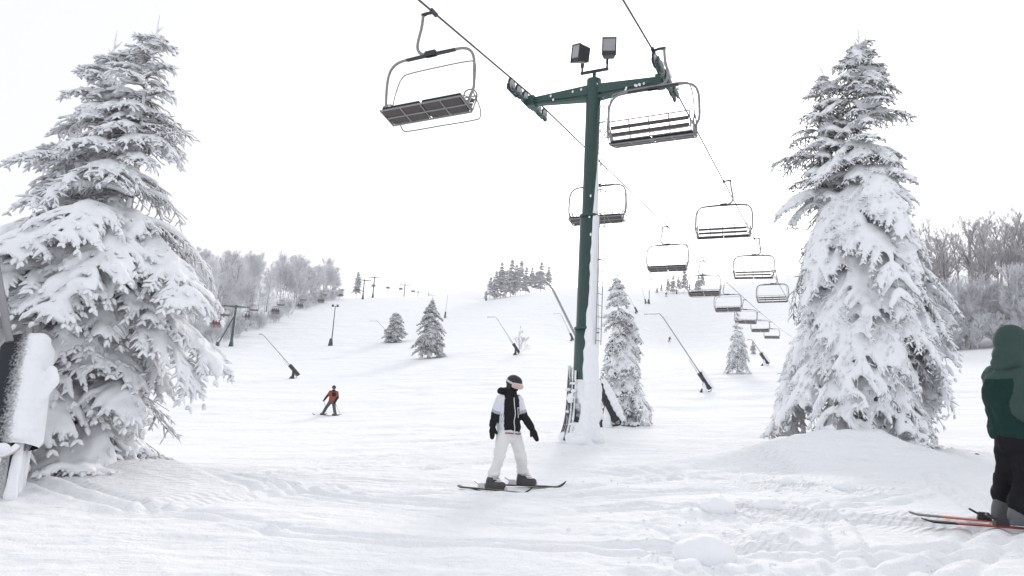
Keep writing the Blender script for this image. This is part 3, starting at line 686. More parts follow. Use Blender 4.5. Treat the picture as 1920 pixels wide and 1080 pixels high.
def lift_tower(label, loc, rz, H, lamps=True, ladder=True, detail=True, pole_r=(.27, .19), arm=GAUGE, name='lift_tower', group=None, brace=False):
    """local x across the line, y up the line"""
    t = thing(name, label, 'lift tower', loc, rz, group)
    mb = MB(); zz = np.array([-.4, 0, H * .3, H * .3 + .001, H * .62, H * .62 + .001, H + .35]); rr = np.array([pole_r[0]] * 3 + [pole_r[0] * .9] * 2 + [pole_r[1] * 1.05] * 2)
    mb.tube(np.stack([zz * 0, zz * 0, zz], -1), rr, 20)
    for z, r in ((H * .3, pole_r[0] + .02), (H * .62, pole_r[0] * .9 + .02)): mb.tube([(0, 0, z - .03), (0, 0, z + .03)], r, 20)
    pole = ob('pole', mb.mesh('tower_pole', [M_GREEN], True), t)
    for s in (-1, 1):       # two tapering box beams, each an upper and lower plate with a gap at the root
        mb = MB(); L = arm / 2 - .05
        def sec(x, zt, zb, w): return [(s * x, -w, zb), (s * x, w, zb), (s * x, w, zt), (s * x, -w, zt)]
        a = sec(pole_r[1] * .6, H + .17, H - .1, .13); b = sec(L, H + .1, H - .06, .08)
        mb.hexa(a + b); a = sec(pole_r[1] * .6, H - .16, H - .24, .11); b = sec(L, H - .05, H - .1, .07); mb.hexa(a + b)
        ob('crossarm', mb.mesh('tower_crossarm', [M_GREEN]), t)
        mb = MB(); n = 6 if detail else 4; sp = .46; sl = .09
        y0 = -(n - 1) / 2 * sp
        mb.tube([(s * arm / 2, y0 - .05, H + sl * (y0) - .02), (s * arm / 2, -y0 + .05, H - sl * y0 * .6 - .02)], (.055), 6, 2)
        for k in range(n // 2):
            y1 = y0 + (2 * k + .5) * sp; mb.box((s * arm / 2 + s * .1, y1, H + sl * y1 + .03), (.05, sp * 1.25, .15), mi=2)
        mb.box((s * arm / 2 - s * .12, 0, H - .02), (.2, .35, .3), mi=2)
        frame = ob('sheave_train', mb.mesh('sheave_frame', [M_RUBBER, M_WHEEL, M_GREEN]), t)
        for k in range(n):
            y = y0 + k * sp; w = MB(); wheel(w, np.array([s * arm / 2, y, H + (sl * .8) * y + .06]), (1, 0, 0))
            ob('sheave', w.mesh('sheave', [M_RUBBER, M_WHEEL], True), frame)
        if detail:      # catwalk grating outside the sheaves, dusted with snow
            sn = MB(); q = np.random.default_rng(3 + s)
            for k in range(14):
                y = q.uniform(y0, -y0); r_ = q.uniform(.03, .07); sn.ell((s * arm / 2 + s * q.uniform(.0, .14), y, H + sl * y + .16), (r_ * .7, r_ * 1.8, r_), n=8, k=6)
            ob('snow_patch', voxel_mesh(sn, 'sheave_snow', .02, [M_SNOW], 2), frame)['kind'] = 'stuff'
    if lamps:
        mb = MB(); mb.tube([(0, 0, H + .3), (0, 0, H + .62)], .05, 10); mb.box((0, 0, H + .62), (.8, .06, .07))
        br = ob('lamp_bracket', mb.mesh('lamp_bracket', [M_DARK]), t)
        for s, yaw, tilt in ((-1, -.55, .3), (1, .33, .12)):
            R = roty(.35 if s < 0 else 0) @ rotz(yaw) @ rotx(tilt); c = np.array([s * .36, 0, H + 1.12])
            mb = MB(); mb.tube([(s * .36, 0, H + .62), (s * .36, 0, H + .82)], .03, 8); mb.box((s * .36, 0, H + .85), (.07, .07, .12), R); ls = 1.15; c = c + np.array([s * .04, 0, .08])
            V = [(-.16, -.17, -.21), (.16, -.17, -.21), (.16, -.17, .21), (-.16, -.17, .21), (-.12, .16, -.17), (.12, .16, -.17), (.12, .16, .17), (-.12, .16, .17)]
            mb.hexa([R @ (np.array(v) * ls) + c for v in V])
            for a, b in (((-.17, -.19, -.22), (.17, -.17, -.19)), ((-.17, -.19, .19), (.17, -.17, .22)), ((-.17, -.19, -.22), (-.145, -.17, .22)), ((.145, -.19, -.22), (.17, -.17, .22))):
                a, b = np.array(a) * ls, np.array(b) * ls; mb.box(R @ ((a + b) / 2) + c, b - a, R)
            fl = ob('floodlight', mb.mesh('floodlight', [M_DARK]), t)
            mb = MB(); mb.box(R @ (np.array([0, -.176, .04]) * ls) + c, (.285 * ls, .008, .295 * ls), R); ob('lens', mb.mesh('floodlight_lens', [M_LENS]), fl)
    if ladder:
        mb = MB(); a = math.radians(-12); c = np.array([math.cos(a), math.sin(a)]); o = np.array([-c[1], c[0]])
        for s in (-1, 1):
            p0 = c * (pole_r[0] + .12) + o * s * .13; mb.tube([(*p0, 2.4), (*p0, H - .3)], .011, 6)
        for z in np.arange(2.5, H - .3, .3): mb.tube([(*(c * (pole_r[0] + .12) - o * .13), z), (*(c * (pole_r[0] + .12) + o * .13), z)], .008, 5)
        for z in np.arange(2.7, H - .3, 1.9):
            mb.tube([(0, 0, z), (*(c * (pole_r[0] + .14)), z)], .018, 5)
        ob('ladder', mb.mesh('tower_ladder', [M_GREY]), t)
    if brace:
        mb = MB(); mb.tube([(0, 0, H * .8), (-2.6, -.5, .1)], .13, 10); mb.box((-2.6, -.5, .3), (.8, .7, .9), taper=(.6, .6)); ob('stay', mb.mesh('tower_stay', [M_GREEN]), t)
        mb = MB(); mb.box((0, 0, .5), (.85, .85, 1.1), taper=(.7, .7)); ob('base_pad', mb.mesh('tower_pad', [M_DARK]), t)
    return t
RZ = -AZ
tower = lift_tower('dark green lift tower with twin floodlights and snow-caked right side', TB, RZ, TH)
# snow driven onto the uphill right side of the pole, skirt and padding at the foot
zs = np.concatenate([np.linspace(.0, 6.9, 60), np.linspace(7.0, 7.5, 6)]); f = zs / 7.5
rad = np.where(zs < TH * .3, .27, np.where(zs < TH * .62, .243, .2)); cen = np.full(len(zs), math.radians(-38) - RZ) + .06 * np.sin(zs * 2)
half = np.radians(np.interp(f, [0, .12, .3, .6, .85, 1], [88, 70, 58, 46, 24, 5])) * (1 + .10 * vnoise(np.stack([zs * 5, zs * 0, zs * 0], -1), 2)); th = np.interp(f, [0, .06, .2, .6, 1], [.2, .13, .1, .06, .015])
ob('snow_crust', snow_shell(zs, rad, cen, half, th).mesh('tower_snow', [M_SNOW], True), tower)
mb = MB(); q = np.random.default_rng(9)
for k in range(9):
    a = math.radians(150 + k * 9) - RZ; r = .34 + .03 * q.normal(); z1 = q.uniform(1.3, 1.9)
    mb.tube(bez([(math.cos(a) * (r + .16), math.sin(a) * (r + .16), 0), (math.cos(a) * (r + .03), math.sin(a) * (r + .03), .6), (math.cos(a) * r, math.sin(a) * r, z1)], 10), np.linspace(.05, .03, 10), 6)
mb.tube([(0, 0, 0), (0, 0, 1.5)], .31, 18)
ob('base_pad', mb.mesh('tower_base_pad', [topsnow('snowy_pad', (.045, .045, .05), (.3, -.4, .6), .1, .6, 7, 1.0)], True), tower)
mb = MB(); mb.tube([(0, 0, -.1), (0, 0, .18), (0, 0, .5)], np.array([.52, .4, .29]), 20)
for k in range(16):
    a = q.uniform(0, 6.28); mb.ell((math.cos(a) * .45, math.sin(a) * .45, q.uniform(0, .12)), (.16, .16, .14)); 
    a = math.radians(150 + 80 * q.uniform()) - RZ; mb.ell((math.cos(a) * .38, math.sin(a) * .38, q.uniform(.3, 1.5)), (.09, .09, .035))
for k in range(14):
    a = math.radians(q.uniform(-80, 30)) - RZ; z = q.uniform(.1, 1.5); mb.ell((math.cos(a) * .34, math.sin(a) * .34, z), (.14, .14, .25))
me = voxel_mesh(mb, 'tower_snow_skirt', .03, [M_SNOW], 3); displace(me, (.015, 8), seed=3); ob('snow_skirt', me, tower)
mb = MB()
for k in range(15):
    z = q.uniform(2.6, TH - .2); a = math.radians(q.uniform(-100, 10)) - RZ; mb.ell((math.cos(a) * .25, math.sin(a) * .25, z), (.025, .025, q.uniform(.015, .09)), n=7, k=5)
for k in range(12):
    x = q.uniform(-1.6, 1.6); mb.ell((x, -.13, TH + q.uniform(-.2, .18)), (.03, .02, .04), n=7, k=5)
ob('snow_spatter', mb.mesh('snow_spatter', [M_SNOW], True), tower)['kind'] = 'stuff'

for s, lab in ((-1, 'steel haul rope running over the left sheaves of the tower'), (1, 'steel haul rope running over the right sheaves of the tower')):
    mb = MB(); ts = np.concatenate([np.linspace(-20, 0, 14), np.linspace(1, 170, 50)]); mb.tube([rope_pt(s, t) for t in ts], .023, 8)
    tag(ob('haul_rope', mb.mesh('haul_rope', [M_ROPE], True)), lab, 'rope', 'haul ropes of the near lift')

def make_chair():
    """quad chair; origin at the grip, +y the way riders face, hanger bows out to +x"""
    t = thing('lift_chair', 'chair', 'lift chair')
    mb = MB(); mb.box((.0, 0, 0), (.07, .24, .07)); mb.tube([(0, 0, 0), (.16, 0, .02), (.3, 0, .0)], np.array([.03, .035, .045]), 8); ob('grip', mb.mesh('chair_grip', [M_DARK]), t)
    mb = MB(); mb.tube(bez([(.27, 0, .02), (.29, 0, -.3), (.355, 0, -.62), (.35, 0, -.8), (.25, 0, -.93), (.05, 0, -.985)], 26), .033, 10); ob('hanger', mb.mesh('chair_hanger', [M_GREY], True), t)
    mb = MB(); right = [(.62, 0, -1.0), (.85, 0, -1.03), (1.0, 0, -1.13), (1.08, 0, -1.32), (1.1, 0, -1.6), (1.1, -.02, -1.95), (1.03, -.02, -2.12), (.99, 0, -2.34)]
    pts = [(-x, y, z) for x, y, z in right[::-1]] + [(0, 0, -.985)] + right
    mb.tube(bez(pts, 96), .03, 10); ob('bail', mb.mesh('chair_bail', [M_GREY], True), t)
    mb = MB(); mb.hexa([(-.62, -.035, -1.03), (.62, -.035, -1.03), (.62, .035, -1.03), (-.62, .035, -1.03), (-.62, -.035, -.985), (.62, -.035, -.985), (.62, .035, -.985), (-.62, .035, -.985)]); mb.box((0, 0, -.98), (.26, .12, .1)); ob('bail_plate', mb.mesh('bail_plate', [M_DARK]), t)
    ta = math.radians(14); R = rotx(ta)
    def sp(x, y, z): return R @ np.array([x, y, z]) + np.array([0, -.2, -2.38])
    for s in (-1, 1):
        mb = MB(); mb.box(sp(s * .5, .26, .045), (.92, .47, .075), R); cu = ob('seat_cushion', mb.mesh('seat_cushion', [M_SEATTOP]), t)
        mb = MB()
        for i in (0, 1):
            for j in (0, 1): mb.box(sp(s * (.26 + .465 * i), .13 + .24 * j, -.002), (.43, .21, .03), R)
        ob('seat_panel', mb.mesh('seat_panel', [M_SEAT]), cu)
    mb = MB()
    for y in (.0, .25, .51): mb.tube([sp(-1.0, y, -.02), sp(1.0, y, -.02)], .018, 6)
    for x in (-.99, -.49, 0, .49, .99): mb.tube([sp(x, 0, -.022), sp(x, .51, -.022)], .016, 6)
    ob('seat_frame', mb.mesh('seat_frame', [M_GREY]), t)
    b0 = np.array([0, -.2, -2.32]); bd = np.array([0, -.225, .40])
    def bp(x, f): return b0 + bd * f + np.array([x, 0, 0])
    for f in (.32, .66):
        mb = MB(); Rb = rotx(math.atan2(.225, .40)); mb.box(bp(0, f), (1.84, .035, .085), Rb); ob('back_slat', mb.mesh('back_slat', [M_SEAT]), t)
    mb = MB(); mb.tube([bp(-.95, 1), bp(.95, 1)], .015, 6); mb.tube([bp(-.95, .02), bp(.95, .02)], .015, 6)
    for x in (-.95, -.47, 0, .47, .95): mb.tube([bp(x, 0), bp(x, 1)], .014, 6)
    ob('back_frame', mb.mesh('back_frame', [M_GREY]), t)
    for s in (-1, 1):
        mb = MB(); mb.tube(bez([(s * 1.0, -.2, -2.36), (s * 1.03, -.3, -2.0), (s * 1.03, -.12, -1.94), (s * 1.02, .15, -2.1), (s * 1.0, .2, -2.25)], 20), .016, 6); mb.tube([(s * 1.02, -.28, -2.1), (s * 1.0, .15, -2.2)], .012, 6); mb.tube([(s * 1.0, -.2, -2.36), (s * 1.0, .28, -2.25)], .022, 6)
        ob('armrest', mb.mesh('armrest', [M_GREY], True), t)
    mb = MB(); mb.tube(bez([(-1.02, -.15, -1.98), (-1.0, -.24, -1.5), (-.93, -.3, -1.22), (-.75, -.32, -1.14), (0, -.33, -1.12), (.75, -.32, -1.14), (.93, -.3, -1.22), (1.0, -.24, -1.5), (1.02, -.15, -1.98)], 80), .014, 6)
    mb.tube(bez([(-1.02, -.15, -1.98), (-1.03, -.45, -2.2), (-.98, -.56, -2.36), (-.8, -.58, -2.39), (0, -.58, -2.39), (.8, -.58, -2.39), (.98, -.56, -2.36), (1.03, -.45, -2.2), (1.02, -.15, -1.98)], 60), .014, 6)
    ob('restraint_bar', mb.mesh('restraint_bar', [M_GREY], True), t)
    return t
chair0 = make_chair(); first = True
def rope_t(side, px):
    ts = np.linspace(-12, 150, 6000); P = np.array([rope_pt(side, t) for t in ts]) - np.array([0, 0, CAM_H])
    x = 960 + F_PX * (P @ _X) / (P @ _F); return ts[np.argmin(np.abs(x - px))]
chairs = [(-1, 813, 'empty lift chair nearest on the left rope, seat seen from below'), (1, 1225, 'empty lift chair in front of the sun beside the tower arm'), (-1, 1122, 'empty lift chair half hidden behind the tower pole'),
          (1, 1357, 'second empty lift chair on the right rope, against the sky'), (-1, 1252, 'empty lift chair on the left rope in front of the crest conifers'), (-1, 1320, 'third chair beyond the tower on the left rope'), (1, 1414, 'lift chair on the right rope just left of the tall spruce'),
          (-1, 1364, 'fourth chair beyond the tower on the left rope, above the small spruce'), (-1, 1399, 'fifth chair beyond the tower on the left rope'), (1, 1447, 'lift chair on the right rope partly behind the tall spruce'), (-1, 1425, 'sixth chair beyond the tower on the left rope, close to the tall spruce'), (-1, 1447, 'farthest visible chair on the left rope, at the edge of the tall spruce')]
for s, px, lab in chairs:
    p = rope_pt(s, rope_t(s, px)); rz = RZ if s > 0 else RZ + math.pi
    if first: c = chair0; c.location = p; c.rotation_euler = (0, 0, rz); first = False
    else: c = dup(chair0, p, rz)
    c['label'] = lab; c['group'] = 'chairs of the near lift'
    c.rotation_euler[0] = random.gauss(0, .025); c.rotation_euler[1] = random.gauss(0, .022)

# ------------------------------------------------------------------ far lift along the left wood
def seated_person():
    mb = MB(); mb.cap((0, 0, .12), (0, -.06, .5), .17, .19); mb.ell((0, -.02, .82), (.12, .13, .15)); mb.cap((0, -.04, .55), (0, -.03, .72), .08, .07)
    for s in (-1, 1):
        mb.cap((s * .1, 0, .08), (s * .12, .45, .1), .1, .075); mb.cap((s * .12, .45, .1), (s * .12, .5, -.36), .075, .06); mb.cap((s * .12, .5, -.4), (s * .12, .66, -.42), .06, .05); mb.cap((s * .2, -.04, .55), (s * .24, .12, .3), .065, .055); mb.cap((s * .24, .12, .3), (s * .12, .36, .26), .055, .05)
    return mb
sp_me = []
for k, c in enumerate([(.03, .03, .035), (.05, .05, .06), (.35, .03, .035), (.02, .03, .05)]):
    me = voxel_mesh(seated_person(), 'seated_body', .035, [mat('rider_suit_%d' % k, c, .8)], 2); sp_me.append(me)
def riders(c, xs, where, cols=None):
    M = Matrix.LocRotScale(c.location, c.rotation_euler, None)
    for i, x in enumerate(xs):
        o = ob('person', sp_me[(cols or [0, 1, 3, 0])[i % 4]], loc=M @ Vector((x, -.02, -2.27)), rz=c.rotation_euler[2])
        tag(o, ('rider in red on the ' if (cols and cols[i % 4] == 2) else 'rider in dark clothes on the ') + where, 'person', 'riders on the far lift')
FL = [(433, 570, 170), (680, 523, 340), (699, 518, 360), (757, 531, 400), (783, 545, 450)]
far = []
for i, (px, py, d) in enumerate(FL):
    base_px = [650, 561, 556, 560, 560][i]; b = at(px, base_px, d); z = gz(b); top = at(px + 6, py, d)[2]
    H = max(8.0, top - z - .3) if i < 3 else 9.5
    if i >= 3: z = at(px, py, d)[2] - H - .6
    lab = ['dark green tower of the far lift with a slanting stay, before the left wood', 'left one of the paired far lift towers on the skyline', 'right one of the paired far lift towers on the skyline', 'far lift tower standing beyond the crest', 'farthest pale lift tower beyond the crest'][i]
    rz = [.12, .15, .15, .2, .2][i]
    far.append((np.array([b[0], b[1], z + H + .1]), lift_tower(lab, (b[0], b[1], z), rz, H, lamps=i > 1, ladder=False, detail=False, arm=5.2, pole_r=(.34, .24), group='towers of the far lift', brace=(i == 0))))
    if i in (1, 2):
        mb = MB(); mb.box((0, 0, .9), (1.1, 1.1, 2.0), taper=(.6, .6)); ob('base_pad', mb.mesh('tower_pad', [M_DARK]), far[-1][1])
near_end = at(250, 600, 120)
def far_rope(side):
    pts = [near_end + np.array([side * 2.6, 0, 0])]
    for i in (0, 1, 3, 4):
        c, t = far[i]; r = t.rotation_euler[2]; pts.append(c + np.array([math.cos(r), math.sin(r), 0]) * side * 2.6)
    return np.array(pts)
def sagged(P, sag=1.2, k=14):
    out = []
    for a, b in zip(P[:-1], P[1:]):
        for u in np.linspace(0, 1, k, endpoint=False): p = a + (b - a) * u; p[2] -= sag * 4 * u * (1 - u) * np.linalg.norm(b - a) / 180; out.append(p)
    return np.array(out + [P[-1]])
FR = {}
for s, lab in ((-1, 'left haul rope of the far lift by the wood'), (1, 'right haul rope of the far lift by the wood')):
    FR[s] = sagged(far_rope(s)); mb = MB(); mb.tube(FR[s], .02, 5); tag(ob('haul_rope', mb.mesh('far_rope', [M_ROPE])), lab, 'rope', 'haul ropes of the far lift')
def far_chair(side, px, n, lab, cols=None):
    P = FR[side]; D = P - np.array([0, 0, CAM_H]); x = 960 + F_PX * (D @ _X) / (D @ _F)
    u = np.interp(px, x, np.arange(len(x))) if x[-1] > x[0] else 0
    i = min(int(u), len(P) - 2); p = P[i] + (P[i + 1] - P[i]) * (u - i); d = P[i + 1] - P[i]; rz = -math.atan2(d[0], d[1]) + (math.pi if side < 0 else 0)
    c = dup(chair0, p, rz, label=lab, group='chairs of the far lift')
    if n: riders(c, [(-.66, -.22, .22, .66), (-.5, 0, .5), (-.3, .3)][4 - n][:n], lab.replace('occupied ', '').replace('lift chair', 'far chair'), cols)
for px, n, where, cols in [(408, 3, 'left of the stayed tower', [0, 2, 2, 0]), (466, 2, 'just right of the stayed tower', None), (518, 4, 'before the middle of the wood', None), (564, 3, 'third right of the stayed tower', None), (603, 4, 'above the lamp post', None), (640, 3, 'at the upper end of the wood', None), (671, 4, 'beside the lone conifer', None), (701, 3, 'at the paired towers', None), (728, 3, 'against the sky beyond the paired towers', None), (752, 4, 'at the tower beyond the crest', None), (775, 4, 'at the farthest tower', None)]:
    far_chair(-1 if px > 9999 else 1, px, n, 'occupied lift chair ' + where, cols)
for px, where in [(424, 'left of the stayed tower'), (478, 'right of the stayed tower'), (528, 'before the middle of the wood'), (570, 'third right of the stayed tower'), (609, 'above the lamp post'), (642, 'at the upper end of the wood'), (674, 'beside the lone conifer')]:
    far_chair(-1, px, 0, 'empty returning lift chair ' + where)
# ------------------------------------------------------------------ snow guns, lamp posts, hut
M_GUNDARK = mat('gun_cover', (.03, .032, .04), .6, var=.3, scale=9)
M_GUNRUST = mat('gun_bracket', (.30, .12, .08), .6, var=.3, scale=9)
M_ALU = mat('lance_aluminium', (.33, .33, .345), .4, .5, var=.15)
def snow_gun(label, loc, el, length, rz=0, tip=1.2, scale=1.0, snowy=True, near=False, rod=True):
    """lance on a pivot post; boom rises toward local -x at elevation el"""
    t = thing('snow_gun', label, 'snow gun', loc, rz, 'snow guns on the slope'); t.scale = (scale,) * 3
    d = np.array([-math.cos(el), 0, math.sin(el)]); nrm = np.array([math.sin(el), 0, math.cos(el)]); R = np.stack([d, np.array([0, 1.0, 0]), np.cross(d, [0, 1.0, 0])], 1)
    piv = np.array([0, 0, 1.05])
    mb = MB(); mb.tube([(0, 0, -.2), (0, 0, 1.1)], np.array([.13, .1]), 10); mb.box((-.05, 0, .12), (.55, .35, .3), taper=(.5, .6)); mb.tube([(.15, .1, 0), (.05, .06, .8)], .05, 6); ob('post', mb.mesh('gun_post', [M_GUNDARK]), t)
    mb = MB(); c = piv - d * .15
    Lh, w = .75, .2
    P = []
    for x, k in ((-Lh, .9), (Lh, 1.0)):
        for y, z in ((-1, -1), (1, -1), (1, 1), (-1, 1)): P.append(c + R @ np.array([x, y * w * k, z * w * k]))
    mb.hexa(P); ob('housing', mb.mesh('gun_housing', [M_GUNDARK]), t)
    mb = MB(); mb.box(c + R @ np.array([-.35, 0, 0]) + nrm * -.28, (.5, .1, .08), R); ob('bracket', mb.mesh('gun_bracket', [M_GUNRUST]), t)
    tipp = piv + d * (length + .4); hv = np.array([-1.0, 0, -.06])
    path = np.vstack([np.linspace(piv + d * .4, tipp - d * .3, 8), bez([tipp - d * .3, tipp + hv * .12 + d * .02, tipp + hv * .45, tipp + hv * tip], 14)[1:]])
    mb = MB(); mb.tube(path, np.linspace(.05, .035, len(path)), 8); bo = ob('boom', mb.mesh('gun_boom', [M_ALU], True), t)
    mb = MB(); e = tipp + hv * tip; mb.tube([e, e + hv * .22], np.array([.05, .06]), 8); ob('nozzle', mb.mesh('gun_nozzle', [M_ALU], True), bo)
    if rod:
        mb = MB(); a = piv + d * .55 - nrm * .16; b = piv + d * (length * .33) - nrm * .16; mb.tube([a, b, b + nrm * .16], .022, 6); ob('support_rod', mb.mesh('gun_rod', [M_ALU]), t)
    mb = MB(); mb.tube(bez([c - d * .6, (.45, -.1, .5), (.5, -.2, .15), (.2, -.35, .06)], 16), .03, 6); ob('hose', mb.mesh('gun_hose', [M_RUBBER], True), t)
    if snowy:
        mb = MB()
        for u in np.linspace(-Lh, Lh, 8): k_ = 1 - .35 * (u / Lh) ** 2; mb.ell(c + R @ np.array([u, -.03, 0]) + np.array([.14, -.06, .1]), (.16 * k_ + .03, .23 * k_, .2 * k_), n=10, k=8)
        mb.cap((.02, -.1, .0), (.0, -.06, .75), .2, .09)
        me = voxel_mesh(mb, 'gun_snow', .03, [M_SNOW], 3); displace(me, (.015, 7), seed=2); ob('snow_cover', me, t)
    return t
def deg(a): return math.radians(a)
snow_gun('near snow gun with snow-covered housing at the foot of the tower spruce', ground_at(1136, 803, 30), deg(61.5), 4.55, tip=.8, scale=1.0)
snow_gun('snow gun with a long bent lance right of the tower spruce', ground_at(1320, 736, 63), deg(55), 5.7, tip=1.1)
snow_gun('dark snow gun on the left slope with a straight lance', ground_at(548, 711, 88), deg(43.5), 4.9, tip=.05, snowy=False)
snow_gun('dark snow gun beside the leafless shrub in mid slope', ground_at(966, 666, 110), deg(54), 4.6, tip=1.0, snowy=False)
snow_gun('small dark snow gun just left of the tower pole', ground_at(1071, 640, 170), deg(62), 4.6, tip=1.3, snowy=False, scale=1.05)
snow_gun('distant snow gun behind the bent lance tip', ground_at(1192, 583, 235), deg(60), 3.6, tip=1.0, snowy=False, scale=1.15)
snow_gun('snow gun whose lance leans out left of the small round spruce', ground_at(733, 638, 173), deg(44), 4.2, tip=1.4, snowy=False)
snow_gun('upright snow gun right of the taller mid slope spruce', ground_at(834, 603, 235), deg(93), 6.2, tip=.1, snowy=False, scale=1.1, rod=False)
snow_gun('far snow gun on the skyline behind the mid slope spruce', ground_at(803, 562, 370), deg(80), 2.2, tip=1.6, snowy=False)
snow_gun('distant snow gun with a thin lance beside the slope pole', ground_at(1210, 569, 262), deg(72), 4.0, tip=.2, snowy=False)
snow_gun('small distant snow gun before the crest conifers', ground_at(1269, 547, 300), deg(95), .4, tip=.05, snowy=False, rod=False)
snow_gun('small distant snow gun at the right end of the crest conifers', ground_at(1293, 541, 318), deg(92), 1.6, tip=.05, snowy=False, rod=False, scale=1.2)
snow_gun('faint snow gun lance rising behind the tall spruce', ground_at(1432, 658, 95), deg(55), 2.0, tip=.4)

# close-up gun at the left edge
t = thing('snow_gun', 'snow-caked snow gun cut by the left edge in front of the spruce', 'snow gun', ground_at(3, 940, 7.7), 0, 'snow guns on the slope')
ax = norm(np.array([-.20, .25, 1.0])); up = norm(np.cross([0, 1.0, 0], ax)); fw = np.cross(ax, up)
def hp(a, b, c): return np.array([0, 0, .45]) + ax * a + up * b + fw * c
M_RIME_DARK = topsnow('rimed_cover', (.03, .032, .042), (.85, -.2, .15), .22, .62, 45, .5, rough=.55)
mb = MB(); n = 20; ang = np.linspace(0, 2 * math.pi, n, endpoint=False)
for_h = [(-.02, .19), (.04, .22), (1.0, .205), (1.12, .15)]
V = np.concatenate([[hp(h, math.copysign(abs(math.cos(a)) ** .6, math.cos(a)) * r, math.copysign(abs(math.sin(a)) ** .6, math.sin(a)) * r) for a in ang] for h, r in for_h])
Q = [(i * n + j, i * n + (j + 1) % n, (i + 1) * n + (j + 1) % n, (i + 1) * n + j) for i in range(3) for j in range(n)]
mb.add(V, Q, [(len(V), 0, 0)] if False else None); ob('housing', mb.mesh('gun_housing_near', [M_RIME_DARK], True), t)
mb = MB()
for k in range(15):
    h = .06 + 1.0 * k / 14; mb.ell(hp(h, .16 + .012 * math.sin(k * 1.7), -.07), (.075, .15, .07), n=10, k=7)
for h, o in ((.55, .30), (.62, .36), (.68, .33), (.48, .27)): mb.ell(hp(h, o - .04, -.02), (.06, .045, .09))
me = voxel_mesh(mb, 'gun_snow_near', .014, [M_SNOW], 3); displace(me, (.008, 14), (.012, 5), seed=2); ob('snow_cover', me, t)
_o = np.array(t.location); mb = MB(); mb.tube([at(18, 640, 7.95) - _o, at(-95, 0, 8.8) - _o], np.array([.036, .03]), 10); ob('boom', mb.mesh('gun_boom_near', [M_ALU], True), t)
for x, y, a in ((.12, -.05, .10), (-.12, 0, -.06), (.0, .2, 0)):
    mb = MB(); mb.tube([(x, y, -.15), (x - a * .3, y, .5)], np.array([.055, .05]), 10); ob('leg', mb.mesh('gun_leg', [M_RIME_DARK], True), t)
mb = MB(); mb.tube([(-.06, .08, -.1), (-.06, .08, .4)], np.array([.16, .12]), 12); ob('base_box', mb.mesh('gun_base', [M_RIME_DARK]), t)
mb = MB(); mb.tube(bez([(.2, -.2, .47), (.16, -.26, .41), (.0, -.3, .36), (-.25, -.32, .29), (-.6, -.3, .24)], 24), .034, 10); ob('hose', mb.mesh('gun_hose_near', [topsnow('hose_rimed', (.22, .14, .11), (-.5, -.3, .6), -1.2, -.2, 9, .6)], True), t)
mb = MB()
for k, u in enumerate(np.linspace(0, 1, 12)): mb.ell((.13 - .7 * u, -.29 - .03 * u, .45 - .18 * u), (.07, .06, .055), n=10, k=7)
for x, y in ((.13, -.08), (-.12, -.04)): mb.cap((x + .02, y - .03, .0), (x, y - .02, .36), .06, .03)
me = voxel_mesh(mb, 'hose_snow', .014, [M_SNOW], 3); displace(me, (.008, 12), seed=6); ob('hose_snow', me, t)
mb = MB()
for k in range(7): x = .12 - .07 * k; mb.tube([(x, -.28, .40 - .012 * k), (x - .004, -.28, .30 - .012 * k - .04 * (k % 3))], np.array([.012, .002]), 6)
ob('icicles', mb.mesh('icicles', [M_SNOW], True), t)

def lamp_post(label, loc, H, heads=2):
    t = thing('lamp_post', label, 'lamp post', loc, 0, 'lamp posts on the slope')
    mb = MB(); mb.tube([(0, 0, -.2), (0, 0, H)], np.array([.12, .08]), 8); ob('pole', mb.mesh('lamp_pole', [M_DARK], True), t)
    mb = MB(); mb.box((-.15, 0, .7), (.9, .6, 1.6), taper=(.5, .7)); ob('base_pad', mb.mesh('lamp_base', [M_GUNDARK]), t)
    for s in ((-1, 1) if heads == 2 else (1,)):
        mb = MB(); mb.tube([(0, 0, H - .1), (s * .35, 0, H)], .04, 6); mb.box((s * .5, -.1, H + .05), (.45, .4, .4), rotx(.5), taper=(.8, .8)); ob('lamp_head', mb.mesh('lamp_head', [M_DARK]), t)
    return t
lamp_post('lamp post with two heads on the left slope edge', ground_at(621, 648, 165), 8.3)
lamp_post('lamp post at the left end of the crest grove', ground_at(912, 566, 330), 11.0, 1)
lamp_post('slender lamp post on the right slope under the hanging chairs', ground_at(1217, 570, 265), 8.2, 1)

h = at(811, 560, 415)
t = thing('lift_hut', 'small pale hut at the top of the far lift', 'hut', (h[0], h[1], at(811, 557, 415)[2] - 2.2), .1)
mb = MB(); mb.box((0, 0, 1.5), (2.6, 2.4, 3.4)); ob('wall', mb.mesh('hut_wall', [mat('hut_paint', (.55, .55, .56), .7)]), t)
mb = MB(); mb.box((0, 0, 3.35), (3.1, 2.8, .3)); ob('roof', mb.mesh('hut_roof', [M_SNOW]), t)
mb = MB(); mb.box((-.2, -1.21, 2.2), (1.5, .06, .7)); ob('window', mb.mesh('hut_window', [M_DARK]), t)
